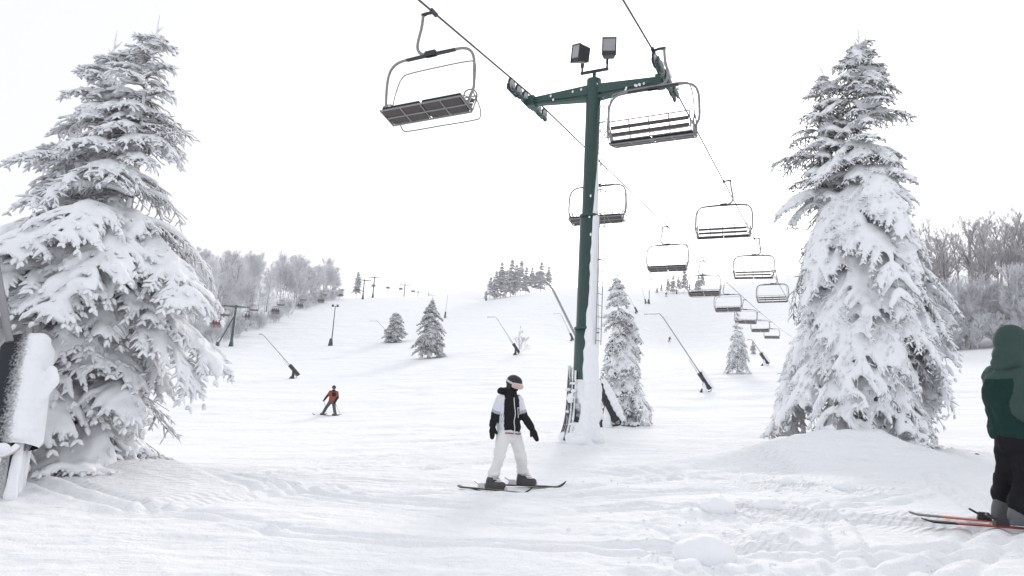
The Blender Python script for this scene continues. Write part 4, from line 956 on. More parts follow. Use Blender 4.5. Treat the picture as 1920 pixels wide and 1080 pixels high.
# ------------------------------------------------------------------ people
M_BLACKCLOTH = mat('black_shell_fabric', (.012, .012, .014), .75, var=.3, scale=12, bump=.004, bscale=14, spec=.2)
M_WHITECLOTH = mat('white_shell_fabric', (.70, .71, .78), .7, var=.05, scale=9, bump=.004, bscale=14, spec=.2)
M_GREYCLOTH = mat('grey_band_fabric', (.42, .42, .44), .75, var=.1)
M_CREAM = mat('cream_trouser_fabric', (.74, .74, .735), .75, var=.06, scale=9, bump=.006, bscale=11, spec=.2)
M_BOOT = mat('boot_plastic', (.05, .05, .053), .4, var=.25, scale=10, spec=.5)
M_BOOTGREY = mat('grey_boot_plastic', (.10, .105, .115), .4, var=.2, scale=10, spec=.5)
M_BIND = mat('binding_white', (.55, .55, .56), .4, spec=.5)
M_SKIN = mat('skin', (.50, .31, .24), .5)
M_SKIBLK = mat('black_ski_top', (.015, .015, .018), .65, spec=.15, var=.4, scale=9)
M_SKIRED = mat('orange_ski_top', (.52, .10, .05), .35, spec=.5, var=.2, scale=4)
M_SKIGREY = mat('grey_ski_tail', (.13, .135, .15), .4, spec=.5)
M_HELMET = mat('helmet_shell', (.018, .018, .02), .45, spec=.4)
M_PINK = mat('goggle_lens', (.62, .38, .33), .12, var=.2, scale=6, spec=.8)
M_GREEN_D = mat('dark_green_shell', (.006, .030, .028), .75, var=.25, scale=8, bump=.005, bscale=9, spec=.2)
M_GREEN_L = mat('grey_green_shell', (.040, .072, .064), .75, var=.15, scale=8, bump=.005, bscale=9, spec=.2)
M_BLKTROU = mat('black_trousers', (.010, .010, .013), .8, var=.3, scale=8, bump=.008, bscale=9, spec=.15)

def seg_d(C, a, b):
    a = np.asarray(a); b = np.asarray(b); d = b - a; t = np.clip(((C - a) @ d) / (d @ d), 0, 1); return np.linalg.norm(C - a - t[:, None] * d, axis=1), t
def ski(name, label, mid, yaw, L, w=.1, mats=(M_SKIBLK,), back=.5, group=None, bind=M_BIND, tip=.09, tail_grey=False, pitch=0.0):
    """ski on the ground; local +x forward, origin under the boot"""
    t = thing(name, label, 'ski', mid, yaw, group); t.rotation_euler = (0, -pitch, yaw)
    n = 26; x = np.linspace(-L * back, L * (1 - back), n); u = (x + L * back) / L
    hw = w / 2 * (1 - .22 * np.sin(np.clip((u - .1) / .75, 0, 1) * math.pi)) * np.where(u > .9, np.sqrt(np.clip(1 - ((u - .9) / .1) ** 2, 0.02, 1)), 1) * np.where(u < .03, .8, 1)
    z = .012 + tip * np.clip((u - .84) / .16, 0, 1) ** 2 + .02 * np.clip((.06 - u) / .06, 0, 1) ** 2 + .008 * np.sin(u * math.pi)
    V = []
    for zz in (0, .014): V += [np.stack([x, -hw, z + zz], -1), np.stack([x, hw, z + zz], -1)]
    V = np.concatenate(V); mb = MB(); Q = []; mi = []
    for i in range(n - 1):
        b0, b1, t0, t1 = i, n + i, 2 * n + i, 3 * n + i
        Q += [(t0, t0 + 1, t1 + 1, t1), (b0, b1, b1 + 1, b0 + 1), (b0, b0 + 1, t0 + 1, t0), (b1, t1, t1 + 1, b1 + 1)]
        mi += [1 if (tail_grey and u[i] < .15) else 0] * 4
    Q += [(0, 2 * n, 3 * n, n), (n - 1, 2 * n - 1, 4 * n - 1, 3 * n - 1)]; mi += [0, 0]
    mb.add(V, Q); mb.mq = [np.array(mi)]
    ob('ski_body', mb.mesh('ski_body', list(mats) if len(mats) > 1 else list(mats)), t)
    for nm, xx, hh, ll in (('toe_binding', .16, .05, .09), ('heel_binding', -.17, .07, .12)):
        mb = MB(); mb.box((xx, 0, .035 + hh / 2), (ll, .07, hh), taper=(.7, .8))
        if nm == 'heel_binding': mb.box((xx - .07, 0, .1), (.11, .045, .02), roty(.5))
        ob(nm, mb.mesh(nm, [bind]), t)
    return t
def boot(root, ankle, yaw, floor, matl=M_BOOT, s=1.0, top=None):
    f = np.array([math.cos(yaw), math.sin(yaw), 0]); a = np.asarray(ankle, float); g = np.array([a[0], a[1], floor])
    mb = MB(); mb.cap(g + f * -.05 * s + [0, 0, .07], g + f * .15 * s + [0, 0, .06], .055 * s, .05 * s, flat=(1.0, 1.05)); mb.cap(g + f * -.04 * s + [0, 0, .1], (g + f * .04 * s + [0, 0, .30 * s]) if top is None else np.asarray(top), .063 * s, .066 * s)
    mb.box(g + f * .04 + [0, 0, .02], (.29 * s, .075 * s, .035), rotz(yaw))
    o = ob('boot', voxel_mesh(mb, 'ski_boot', .012, [matl], 2), root)
    sd = np.array([-f[1], f[0], 0]); mb = MB()
    for h, off, r in ((.11, .08, .057), (.14, .05, .06), (.17, .03, .064)):
        ring = [g + f * off * s + sd * math.cos(t) * r * 1.08 * s + f * math.sin(t) * r * 1.1 * s + np.array([0, 0, h * s]) for t in np.linspace(-.3, math.pi + .3, 10)]
        mb.tube(ring, .007, 5)
    ob('buckle', mb.mesh('boot_buckle', [M_BIND]), o)
    return o
def mitten(root, wrist, end, thumb_dir, s=1.0, matl=M_BLACKCLOTH):
    w, e = np.asarray(wrist, float), np.asarray(end, float); d = norm(e - w); td = norm(np.asarray(thumb_dir, float)); L = np.linalg.norm(e - w)
    mb = MB(); mb.cap(w - d * .05, w + d * .02, .052 * s, .044 * s); mb.cap(w + d * .03, w + d * L * .5, .04 * s, .05 * s); mb.cap(w + d * L * .5, e, .05 * s, .033 * s)
    mb.cap(w + d * L * .25 + td * .03, w + d * L * .62 + td * .075, .022 * s, .017 * s)
    return ob('mitten', voxel_mesh(mb, 'mitten', .011, [matl], 2), root)

# ---- skier in the middle of the picture
KW = 3.858
def wz(zx, zy, off=0.0): return at(840 + zx / KW, 680 + zy / KW, 11.5 + off)
W = dict(hip=wz(437, 500), chest=wz(438, 310), neck=wz(455, 222), head=wz(480, 150),
         rs=wz(378, 266, -.09), re=wz(340, 372, -.05), rw=wz(324, 450, -.12), rh=wz(319, 540, -.14),
         ls=wz(508, 270, .09), le=wz(546, 385, .03), lw=wz(602, 468, -.03), lh=wz(643, 556, -.07),
         rhip=wz(397, 520, -.06), rk=wz(374, 685, -.26), ra=wz(320, 838, -.24), lhip=wz(478, 520, .05), lk=wz(530, 680, .08), la=wz(541, 812, .34))
fw_yaw = -math.pi / 2 + math.radians(30); fwv = np.array([math.cos(fw_yaw), math.sin(fw_yaw), 0]); rtv = np.array([fwv[1], -fwv[0], 0])
root_loc = np.array([W['hip'][0], W['hip'][1], gz(W['hip'])])
woman = thing('person', 'skier in black and white jacket, cream trousers, black helmet and goggles', 'person', root_loc)
J = {k: v - root_loc for k, v in W.items()}
mb = MB()
mb.cap(J['hip'], J['chest'], .125, .13, flat=(1.1, .85)); mb.cap(J['chest'], J['neck'], .1, .05); mb.cap(J['neck'], J['head'], .05, .06); mb.ell(J['head'], (.078, .09, .105))
for a, b, c, r in (('rs', 're', 'rw', .045), ('ls', 'le', 'lw', .045)): mb.cap(J['chest'] * .6 + J[a] * .4, J[a], .06, .06); mb.cap(J[a], J[b], r * 1.1, r * .9); mb.cap(J[b], J[c], r * .9, r * .7)
for a, b, c in (('rhip', 'rk', 'ra'), ('lhip', 'lk', 'la')): mb.cap(J['hip'] * .6 + J[a] * .4, J[a], .09, .085); mb.cap(J[a], J[b], .075, .058); mb.cap(J[b], J[c], .055, .045)
ob('body', voxel_mesh(mb, 'skier_body', .014, [M_SKIN], 2), woman)
# jacket
mb = MB(); hem = J['hip'] + np.array([0, 0, .0])
mb.cap(hem + [0, 0, .05], J['chest'], .158, .155, flat=(1.08, .86), n=20); mb.cap(J['chest'], J['neck'] + [0, 0, -.04], .14, .085, n=16); mb.cap(J['neck'] + [0, 0, -.04], J['neck'] + [0, 0, .05], .085, .078)
for a, b, c in (('rs', 're', 'rw'), ('ls', 'le', 'lw')):
    mb.cap(J['chest'] * .45 + J[a] * .55 + [0, 0, .03], J[a], .085, .074); mb.cap(J[a], J[b], .074, .066); mb.cap(J[b], J[c], .064, .054)
hood = J['neck'] - fwv * .1 + np.array([0, 0, .0]); mb.ell(hood + [0, 0, .02], (.13, .1, .075)); mb.cap(hood + rtv * .11 + [0, 0, .03], hood - rtv * .1 + [0, 0, .03], .055, .055)
me = voxel_mesh(mb, 'ski_jacket', .011, [M_BLACKCLOTH, M_WHITECLOTH, M_GREYCLOTH], 3); displace(me, (.008, 11), (.006, 22), seed=7)
V = get_co(me); lowest = (hem[2] - .085); V[:, 2] = np.where((V[:, 2] < lowest + .03) & (np.hypot(V[:, 0] - hem[0], V[:, 1] - hem[1]) < .2), np.maximum(V[:, 2], lowest + .02), V[:, 2]); set_co(me, V)
C = face_centers(me); dT, tT = seg_d(C, hem, J['chest'] + [0, 0, .06]); dT = dT - .15
idx = np.zeros(len(C), int); rel = C - (hem + (J['chest'] - hem) * tT[:, None]); ang = np.degrees(np.arctan2(rel @ rtv, rel @ fwv))
arms = []
for a, b, c in (('rs', 're', 'rw'), ('ls', 'le', 'lw')):
    d1, t1 = seg_d(C, J[a], J[b]); d2, t2 = seg_d(C, J[b], J[c]); arms.append((d1 - .07, t1, d2 - .06))
dn = np.linalg.norm(C - hood, axis=1)
for i in range(len(C)):
    best = min(range(2), key=lambda k: min(arms[k][0][i], arms[k][2][i])); d1, t1, d2 = arms[best][0][i], arms[best][1][i], arms[best][2][i]
    if dn[i] < .17 and C[i][2] > J['chest'][2] + .05: idx[i] = 0
    elif min(d1, d2) < dT[i] + .01:
        idx[i] = 0 if (d2 < d1 or t1 > .86) else 2 if t1 > .68 else 1
    else: idx[i] = 0 if abs(ang[i]) < 58 else 2 if (58 < ang[i] < 78 and .35 < tT[i] < .62 and math.sin(C[i][2] * 70) * math.sin(ang[i] * .5) > 0) else 1
    if C[i][2] > J['neck'][2] - .02: idx[i] = 0
set_mats(me, idx); jk = ob('jacket', me, woman)
def on_front(f, z, lift=.0, side=0.0):   # point on the jacket front
    c = hem + (J['chest'] - hem) * f; a = math.radians(side); d = fwv * math.cos(a) + rtv * math.sin(a); 
    e = np.array([d[0] * .168, d[1] * .150, 0]) * (1 + lift); return c + e + np.array([0, 0, z])
mb = MB(); zp = bez([on_front(-.12, -.03, .03, 4), on_front(.15, 0, .03, -1), on_front(.4, 0, .04, 3), on_front(.7, 0, .03, -4), on_front(1.0, 0, .0, 0), on_front(1.15, .06, -.12, 0)], 30)
mb.tube(zp, .006, 6); ob('zip', mb.mesh('jacket_zip', [M_WHITECLOTH], True), jk)
mb = MB(); mb.tube([on_front(.55, 0, .03, -24), on_front(.95, 0, .02, -20)], .005, 5); mb.box(on_front(.93, 0, .04, -34), (.07, .012, .014), rotz(fw_yaw + math.pi / 2 + .5)); ob('chest_logo', mb.mesh('chest_logo', [M_WHITECLOTH]), jk)
mb = MB(); ring = [hem + np.array([math.cos(a) * .172, math.sin(a) * .142, -.018 + .004 * math.sin(3 * a)]) for a in np.linspace(0, 2 * math.pi, 30)]; mb.tube(ring, .008, 6, cap=False); ob('hem', mb.mesh('jacket_hem', [mat('maroon_lining', (.12, .015, .03), .8)], True), jk)
# trousers
mb = MB(); mb.cap(J['hip'] + [0, 0, .03], J['hip'] + [0, 0, -.03], .145, .145, flat=(1.05, .85))
for a, b, c in (('rhip', 'rk', 'ra'), ('lhip', 'lk', 'la')):
    mb.cap(J['hip'] * .5 + J[a] * .5 + [0, 0, .0], J[a], .11, .108); mb.cap(J[a], J[b], .102, .084); mb.cap(J[b], J[c] + (J[b] - J[c]) * .2, .083, .083); mb.cap(J[c] + (J[b] - J[c]) * .3, J[c] + (J[b] - J[c]) * .2, .086, .088)
me = voxel_mesh(mb, 'ski_trousers', .012, [M_CREAM, M_GREYCLOTH], 3)
V = get_co(me); fold = vnoise(V * np.array([6, 6, 24.0]), 31) * (.35 + np.exp(-((V[:, 2] - J['rk'][2]) / .13) ** 2) + .8 * np.exp(-((V[:, 2] - J['ra'][2] - .05) / .12) ** 2)); set_co(me, V + get_no(me) * (.013 * fold)[:, None]); displace(me, (.008, 9), (.004, 25), seed=9)
C = face_centers(me); dl, tl = seg_d(C, J['lk'], J['la']); set_mats(me, ((dl < .12) & (tl > .72) & ((C - J['la']) @ rtv > .02)).astype(int)); ob('trousers', me, woman)
# helmet, goggles, mask
fh_yaw = -math.pi / 2 + math.radians(50); fh = norm(np.array([math.cos(fh_yaw), math.sin(fh_yaw), -.28])); rh_ = norm(np.cross(fh, [0, 0, 1.0])); uh = np.cross(rh_, fh); RH = np.stack([fh, -rh_, uh], 1); hc = J['head']
mb = MB(); mb.ell(hc + uh * -.03 + fh * .005, (.088, .078, .105), RH, n=20, k=14); mb.cap(J['neck'] + [0, 0, .02], hc + uh * -.05, .068, .07); ob('face_mask', voxel_mesh(mb, 'face_mask', .011, [M_BLACKCLOTH], 2), woman)
mb = MB(); n = 24
th = np.linspace(0, math.pi / 2 * 1.12, 10); ph = np.linspace(0, 2 * math.pi, n, endpoint=False)
V = [hc + uh * .02 + RH @ np.array([math.sin(a) * math.cos(b) * .125 - .006, math.sin(a) * math.sin(b) * .106, math.cos(a) * .102 - (.03 if math.cos(b) < -.2 and a > 1.4 else 0)]) for a in th[1:] for b in ph] + [hc + uh * .122]
Q = [(i * n + j, (i + 1) * n + j, (i + 1) * n + (j + 1) % n, i * n + (j + 1) % n) for i in range(8) for j in range(n)]; mb.add(V, Q, [(len(V) - 1, j, (j + 1) % n) for j in range(n)])
for s in (-1, 1): mb.ell(hc + uh * -.035 + rh_ * s * .092 - fh * .015, (.045, .02, .06), RH)
ob('helmet', mb.mesh('ski_helmet', [M_HELMET], True), woman)
def gog(rad, hgt, w, k=14, wrap=66):
    o = []
    for a in np.radians(np.linspace(-wrap, wrap, k)): o.append((hc + uh * -.012 + fh * math.cos(a) * rad + rh_ * math.sin(a) * rad * .86, hgt * (1 - .25 * (a / math.radians(wrap)) ** 4)))
    return o
mb = MB(); g = gog(.122, .043, 0); P = np.array([p for p, h in g]); mb.tubes(P[None], np.stack([np.full(14, .02), np.array([h for p, h in g])], -1)[None], 10); go = ob('goggles', mb.mesh('goggle_frame', [M_BIND], True), woman)
mb = MB(); g = gog(.131, .031, 0, wrap=56); P = np.array([p for p, h in g]); mb.tubes(P[None], np.stack([np.full(14, .016), np.array([h for p, h in g])], -1)[None], 10); ob('lens', mb.mesh('goggle_lens', [M_PINK], True), go)
mb = MB(); st = [hc + uh * (.005 + .02 * math.sin(abs(a) - 1.1)) + fh * math.cos(a) * .130 + rh_ * math.sin(a) * .112 for a in np.radians(np.linspace(62, 298, 24))]; mb.tubes(np.array(st)[None], np.stack([np.full(24, .005), np.full(24, .015)], -1)[None], 8); ob('strap', mb.mesh('goggle_strap', [M_BIND], True), go)
mitten(woman, J['rw'], J['rh'], np.array([.9, -.5, -.1])); mitten(woman, J['lw'], J['lh'], np.array([-.7, -.6, -.3]))
n_yaw, f_yaw = math.radians(-22), math.radians(8)
fl_r = gz(W['ra']) - root_loc[2]; fl_l = gz(W['la']) - root_loc[2]
zr = W['ra'][2] - .185 - root_loc[2]; zl = W['la'][2] - .185 - root_loc[2]
zr, zl = fl_r + .05, fl_l + .05
boot(woman, J['ra'] + fwv * .02, n_yaw, zr, top=J['ra'] + (J['rk'] - J['ra']) * .18); boot(woman, J['la'] + fwv * .02, f_yaw - .2, zl, top=J['la'] + (J['lk'] - J['la']) * .18)
a = W['ra']; ski('ski', 'black ski under the cream-trousered skier, nearer one with the broad tip', (a[0] + .02, a[1], root_loc[2] + zr - .042), n_yaw, 1.12, w=.11, back=.48, group='skis of the middle skier')
a = W['la']; ski('ski', 'black ski under the cream-trousered skier, farther one pointing at the tower', (a[0] + .02, a[1], root_loc[2] + zl - .03), f_yaw, 1.0, w=.11, back=.36, group='skis of the middle skier')

# ---- skier in green at the right edge, seen from behind
def mp(px, py, off=0.0): return at(px, py, 7.5 + off)
G = dict(hip=mp(1903, 818), chest=mp(1890, 720), neck=mp(1890, 680), head=mp(1896, 645, -.02), ls=mp(1862, 703, .12), le=mp(1872, 765, .28), lw=mp(1915, 795, .42), rs=mp(1908, 706, -.14), re=mp(1916, 768, -.2), rw=mp(1958, 800, -.2),
         lhip=mp(1891, 828, .06), lk=mp(1889, 885, .04), la=mp(1882, 930, .22), rhip=mp(1917, 832, -.08), rk=mp(1921, 893, -.14), ra=mp(1914, 948, -.16))
rl = np.array([G['hip'][0], G['hip'][1], gz(G['hip'])]); man = thing('person', 'skier in hooded green jacket and black trousers cut by the right edge', 'person', rl)
J = {k: v - rl for k, v in G.items()}
mb = MB(); mb.cap(J['hip'], J['chest'], .12, .13, flat=(1.0, .8)); mb.cap(J['chest'], J['neck'], .10, .06); mb.cap(J['neck'], J['head'], .06, .07); mb.ell(J['head'], (.1, .085, .12)); mb.ell(J['head'] + [.1, .02, -.02], (.02, .015, .03))
for a, b, c in (('ls', 'le', 'lw'), ('rs', 're', 'rw')): mb.cap(J['chest'] * .5 + J[a] * .5, J[a], .05, .045); mb.cap(J[a], J[b], .045, .04); mb.cap(J[b], J[c], .04, .03)
for a, b, c in (('lhip', 'lk', 'la'), ('rhip', 'rk', 'ra')): mb.cap(J['hip'] * .5 + J[a] * .5, J[a], .09, .08); mb.cap(J[a], J[b], .075, .055); mb.cap(J[b], J[c], .055, .045)
ob('body', voxel_mesh(mb, 'standing_body', .016, [M_SKIN], 2), man)
mb = MB(); hem = J['hip'] + [0, 0, .03]
mb.cap(hem + [-.005, 0, .06], J['chest'] + [0, 0, -.02], .205, .205, flat=(1.0, .84), n=24); mb.cap(J['chest'], J['neck'] + [0, 0, -.02], .18, .1, n=18)
for a, b, c in (('ls', 'le', 'lw'), ('rs', 're', 'rw')):
    mb.cap(J['chest'] * .45 + J[a] * .55 + [0, 0, .035], J[a], .105, .098); mb.cap(J[a], J[b], .098, .085); mb.cap(J[b], J[c], .083, .066)
me = voxel_mesh(mb, 'green_jacket', .013, [M_GREEN_D, M_GREEN_L], 3); displace(me, (.016, 5), (.012, 13), (.006, 26), seed=12)
V = get_co(me); lo = hem[2] - .06; near_t = np.hypot(V[:, 0] - hem[0], V[:, 1] - hem[1]) < .26; V[:, 2] = np.where(near_t & (V[:, 2] < lo), lo + (V[:, 2] - lo) * .1, V[:, 2]); set_co(me, V)
C = face_centers(me); dT, tT = seg_d(C, hem, J['chest']); idx = np.zeros(len(C), int); ya = J['chest'][2] + .035
d1, _ = seg_d(C, J['rs'], J['re']); d2, _ = seg_d(C, J['re'], J['rw']); d3, _ = seg_d(C, J['ls'], J['le']); d4, _ = seg_d(C, J['le'], J['lw'])
idx[(C[:, 2] > ya) | (np.minimum(np.minimum(d1, d2), np.minimum(d3, d4)) - .09 < dT - .19)] = 1
V = get_co(me); fold = vnoise(np.stack([V[:, 0] * 5, V[:, 1] * 5, V[:, 2] * 11 + V[:, 0] * 9], -1), 61); set_co(me, V + get_no(me) * (.014 * fold)[:, None])
set_mats(me, idx); jk = ob('jacket', me, man)
mb = MB(); mb.ell(J['re'] * .45 + J['rs'] * .55 + np.array([.0, -.105, -.02]), (.012, .008, .012)); ob('sleeve_logo', mb.mesh('sleeve_logo', [M_BIND], True), jk)
mb = MB(); hc = J['head']; mb.ell(hc + [-.005, 0, .03], (.148, .135, .155), n=22, k=16); mb.cap(hc + [-.03, 0, -.08], J['neck'] + [-.005, 0, .0], .125, .135); mb.cap(hc + [.06, .02, -.09], hc + [.1, .03, -.11], .075, .06)
me = voxel_mesh(mb, 'hood', .013, [M_GREEN_L], 3)
V = get_co(me); fx = hc + np.array([.16, .04, .0]); d = np.linalg.norm((V - fx) / np.array([.09, .09, .11]), axis=1); V = V + np.where(d[:, None] < 1, (hc - V) * (.5 * np.clip(1 - d[:, None], 0, 1) ** .6), 0); set_co(me, V)
V = get_co(me); set_co(me, V + get_no(me) * (.011 * vnoise(np.stack([(V[:, 2] - V[:, 0] * .6) * 22, V[:, 1] * 5, V[:, 0] * 5], -1), 6) * np.clip((hc[2] + .02 - V[:, 2]) * 8, 0, 1))[:, None]); displace(me, (.009, 8), seed=3); ob('hood', me, jk)
mb = MB(); mb.box(hc + [.13, -.01, .0], (.03, .17, .07), rotz(.2)); ob('goggles', mb.mesh('man_goggles', [M_HELMET]), man)
mb = MB(); mb.cap(J['hip'] + [0, 0, .03], J['hip'] + [0, 0, -.05], .165, .165, flat=(1.0, .85))
for a, b, c in (('lhip', 'lk', 'la'), ('rhip', 'rk', 'ra')): mb.cap(J['hip'] * .4 + J[a] * .6, J[a], .12, .115); mb.cap(J[a], J[b], .115, .095); mb.cap(J[b], J[c], .095, .098); mb.cap(J[c] + [0, 0, .05], J[c] + [0, 0, .0], .1, .102)
me = voxel_mesh(mb, 'black_trousers', .013, [M_BLKTROU], 3); V = get_co(me); set_co(me, V + get_no(me) * (.018 * vnoise(V * np.array([6, 6, 17.0]), 44) * (.4 + np.exp(-((V[:, 2] - J['lk'][2]) / .18) ** 2)))[:, None]); displace(me, (.01, 8), seed=4); ob('trousers', me, man)
for k, (w, e) in enumerate((('lw', 'le'), ('rw', 're'))):
    d = norm(J[w] - J[e]); mb = MB(); mb.cap(J[w], J[w] + d * .06, .05, .045); pc = J[w] + d * .1; sd = norm(np.cross(d, [0, 0, 1.0])); dn = np.cross(d, sd)
    for i in range(4):
        b0 = pc + sd * (.03 - .02 * i); L_ = [.06, .07, .066, .052][i]; mb.cap(b0, b0 + d * L_ * .7 - dn * -.01, .014, .013); mb.cap(b0 + d * L_ * .7, b0 + d * L_ * .8 + np.array([0, 0, -.045]), .013, .011)
    mb.cap(pc - d * .05 + sd * .035, pc + sd * .06 + np.array([0, 0, -.03]), .016, .013); mb.cap(J[w] + d * .05, pc, .045, .042); ob('glove', voxel_mesh(mb, 'ski_glove', .009, [M_BLACKCLOTH], 1), man)
my1, my2 = math.radians(-26), math.radians(-13)
z1 = gz(G['la']) - rl[2] + .04; z2 = gz(G['ra']) - rl[2] + .04
boot(man, J['la'], my1, z1, M_BOOTGREY, 1.1, J['la'] + (J['lk'] - J['la']) * .12); boot(man, J['ra'], my2, z2, M_BOOTGREY, 1.1, J['ra'] + (J['rk'] - J['ra']) * .12)
a = G['la']; ski('ski', 'orange ski with grey tail under the green-jacketed skier, farther one', (a[0], a[1], rl[2] + z1 - .045), my1, 1.7, w=.12, back=.47, mats=(M_SKIRED, M_SKIGREY), tail_grey=True, bind=M_HELMET, group='skis of the green-jacketed skier')
a = G['ra']; ski('ski', 'dark red ski with black tail under the green-jacketed skier, nearer one', (a[0], a[1], rl[2] + z2 - .045), my2, 1.7, w=.11, back=.48, mats=(mat('dark_red_ski', (.30, .03, .03), .35, col2=(.03, .02, .02), scale=3, thr=(.45, .55)), M_SKIBLK), tail_grey=True, bind=M_HELMET, group='skis of the green-jacketed skier')

# ---- smaller skiers
def small_skier(label, px, py, D, scale_px, Z, cols, skis, poles=True, vox=.022, dark=False):
    """Z: joints in metres across (x) and up (z) from between the feet"""
    b = at(px, py, D); loc = np.array([b[0], b[1], gz(b)]); t = thing('person', label, 'person', loc)
    j = {k: np.array([v[0], v[2] if len(v) > 2 else 0, v[1]]) for k, v in Z.items()}
    mb = MB(); mb.cap(j['hip'], j['chest'], .13, .14); mb.cap(j['chest'], j['neck'], .1, .06); mb.cap(j['neck'], j['head'], .06, .06); mb.ell(j['head'], (.085, .09, .11))
    for s in 'lr': mb.cap(j['chest'] * .5 + j[s + 's'] * .5, j[s + 's'], .06, .06); mb.cap(j[s + 's'], j[s + 'e'], .05, .045); mb.cap(j[s + 'e'], j[s + 'w'], .045, .035); mb.cap(j['hip'], j[s + 'h'], .09, .09); mb.cap(j[s + 'h'], j[s + 'k'], .08, .06); mb.cap(j[s + 'k'], j[s + 'a'], .06, .05)
    ob('body', voxel_mesh(mb, 'small_body', vox, [M_SKIN], 1), t)
    mb = MB(); mb.cap(j['hip'] + [0, 0, .06], j['chest'], .19, .2, flat=(1.05, .8)); mb.cap(j['chest'], j['neck'], .16, .09)
    for s in 'lr': mb.cap(j['chest'] * .4 + j[s + 's'] * .6 + [0, 0, .03], j[s + 's'], .095, .085); mb.cap(j[s + 's'], j[s + 'e'], .083, .073); mb.cap(j[s + 'e'], j[s + 'w'], .07, .06)
    me = voxel_mesh(mb, 'small_jacket', vox, cols[:2], 2); displace(me, (.01, 9), seed=3); C = face_centers(me); idx = np.zeros(len(C), int)
    for s in 'lr': d1, _ = seg_d(C, j[s + 'e'], j[s + 'w']); idx[d1 < .085] = 1
    cx = j['chest'][0]; idx[(C[:, 1] < -.02) & (C[:, 2] > j['chest'][2] - .14) & (C[:, 2] < j['chest'][2] + .1) & (C[:, 0] > cx - .03) & (C[:, 0] < cx + .17)] = 1; idx[C[:, 2] > j['neck'][2] - .06] = 1
    set_mats(me, idx); ob('jacket', me, t)
    mb = MB()
    for s in 'lr': mb.cap(j['hip'], j[s + 'h'], .125, .12); mb.cap(j[s + 'h'], j[s + 'k'], .11, .092); mb.cap(j[s + 'k'], j[s + 'a'], .09, .085)
    ob('trousers', voxel_mesh(mb, 'small_trousers', vox, [cols[2]], 2), t)
    mb = MB(); mb.ell(j['head'] + [0, .01, .03], (.115, .125, .115), n=16, k=12); ob('helmet', mb.mesh('small_helmet', [M_HELMET], True), t)
    mb = MB(); mb.box(j['head'] + [0, -.1, .005], (.16, .05, .07)); ob('goggles', mb.mesh('small_goggles', [M_BOOT]), t)
    for s in 'lr':
        mb = MB(); d = norm(j[s + 'w'] - j[s + 'e']); mb.cap(j[s + 'w'], j[s + 'w'] + d * .12, .05, .045); mb.cap(j[s + 'w'] + d * .03, j[s + 'w'] + d * .07 + np.array([.05 if s == 'l' else -.05, -.03, 0]), .02, .018); ob('glove', mb.mesh('small_glove', [M_BLACKCLOTH], True), t)
        boot(t, j[s + 'a'], skis[s], 0.02, s=1.05, top=j[s + 'a'] + (j[s + 'k'] - j[s + 'a']) * .3)
        if poles:
            h = j[s + 'w'] + d * .1; e = np.array([h[0] + (.28 if s == 'r' else .12), .35, .05]); pl = thing('ski_pole', 'thin ski pole in the ' + ('right' if s == 'l' else 'left') + ' hand of the ' + label, 'ski pole', loc); mb = MB(); mb.tube([h + [0, 0, .06], e], np.array([.011, .007]), 6); ob('shaft', mb.mesh('pole_shaft', [M_GREY]), pl); mb = MB(); mb.tube([e + [0, 0, .05], e + [0, 0, .065]], .05, 10); ob('basket', mb.mesh('pole_basket', [M_DARK]), pl)
        a = j[s + 'a'] + loc; ski('ski', ('right' if s == 'l' else 'left') + ' ski of the ' + label, (a[0], a[1], loc[2]), skis[s], 1.6, group='skis of the ' + label, bind=M_BOOT)
    return t
M_ORANGE = mat('orange_jacket', (.27, .062, .016), .7, var=.12, scale=6); M_SLATE = mat('slate_trousers', (.075, .088, .105), .8, var=.15)
small_skier('skier in orange jacket', 619, 780, 45, 33, dict(hip=(.02, .80), chest=(.05, 1.22), neck=(.06, 1.42), head=(.06, 1.57, -.03), ls=(-.13, 1.33), le=(-.27, 1.1, -.02), lw=(-.37, .92, -.08), rs=(.25, 1.33), re=(.31, 1.05, .04), rw=(.24, .82, -.08), lh=(-.08, .76), lk=(-.24, .46, -.1), la=(-.43, .1, 0), rh=(.12, .76), rk=(.2, .46, -.08), ra=(.26, .1, .05)), [M_ORANGE, M_BLACKCLOTH, M_SLATE], {'l': math.radians(-118), 'r': math.radians(-128)})
M_NAVY = mat('navy_jacket', (.04, .04, .055), .8); M_MAROON = mat('maroon_trousers', (.15, .045, .06), .8)
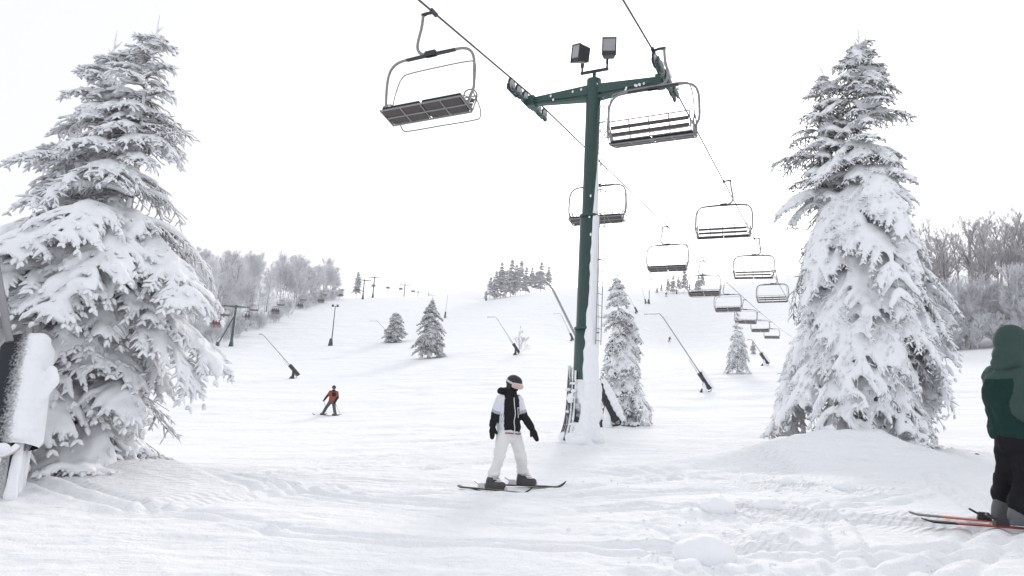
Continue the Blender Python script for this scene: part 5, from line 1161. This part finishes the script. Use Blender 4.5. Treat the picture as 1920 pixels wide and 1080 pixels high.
small_skier('distant skier in dark jacket and maroon trousers', 1255, 645, 215, 7, dict(hip=(.0, .85), chest=(.06, 1.25, -.1), neck=(.1, 1.42, -.12), head=(.14, 1.58, -.15), ls=(-.16, 1.36, -.1), le=(-.24, 1.12), lw=(-.15, .92, -.1), rs=(.28, 1.36, -.1), re=(.38, 1.1), rw=(.5, .85), lh=(-.1, .8), lk=(-.18, .48, -.1), la=(-.34, .1), rh=(.12, .8), rk=(.14, .46, -.1), ra=(.13, .1)), [M_NAVY, M_NAVY, M_MAROON], {'l': math.radians(-150), 'r': math.radians(-140)}, poles=False, vox=.04)
small_skier('tiny dark skier below the crest conifers', 1249, 557, 290, 5, dict(hip=(.0, .85), chest=(.0, 1.25, -.1), neck=(.02, 1.42, -.12), head=(.03, 1.58, -.15), ls=(-.2, 1.36), le=(-.3, 1.1), lw=(-.3, .85, -.1), rs=(.2, 1.36), re=(.3, 1.1), rw=(.42, .85), lh=(-.1, .8), lk=(-.16, .48, -.1), la=(-.2, .1), rh=(.12, .8), rk=(.22, .46, -.1), ra=(.3, .1)), [M_NAVY, M_NAVY, M_NAVY], {'l': math.radians(-150), 'r': math.radians(-140)}, poles=False, vox=.05)
# ------------------------------------------------------------------ winter air
HZ = 0.0004
bpy.context.view_layer.update()
zs_ = [(o.matrix_world @ Vector(c))[2] for o in bpy.data.objects if o.type == 'MESH' for c in o.bound_box]
z_lo, z_hi = min(zs_) - 1.0, max(zs_) + 2.0
mb = MB(); mb.box((0, 0, (z_lo + z_hi) / 2), (7300, 7300, z_hi - z_lo))
hz = bpy.data.materials.new('haze_air'); hz.use_nodes = True; n = hz.node_tree.nodes; n.clear()
pv = n.new('ShaderNodeVolumePrincipled'); pv.inputs['Color'].default_value = (.96, .97, 1.0, 1); pv.inputs['Density'].default_value = HZ; pv.inputs['Anisotropy'].default_value = .35
o_ = n.new('ShaderNodeOutputMaterial'); hz.node_tree.links.new(pv.outputs[0], o_.inputs['Volume'])
tag(ob('haze', mb.mesh('haze', [hz])), 'thin bright winter haze over the whole slope', 'haze', kind='stuff')
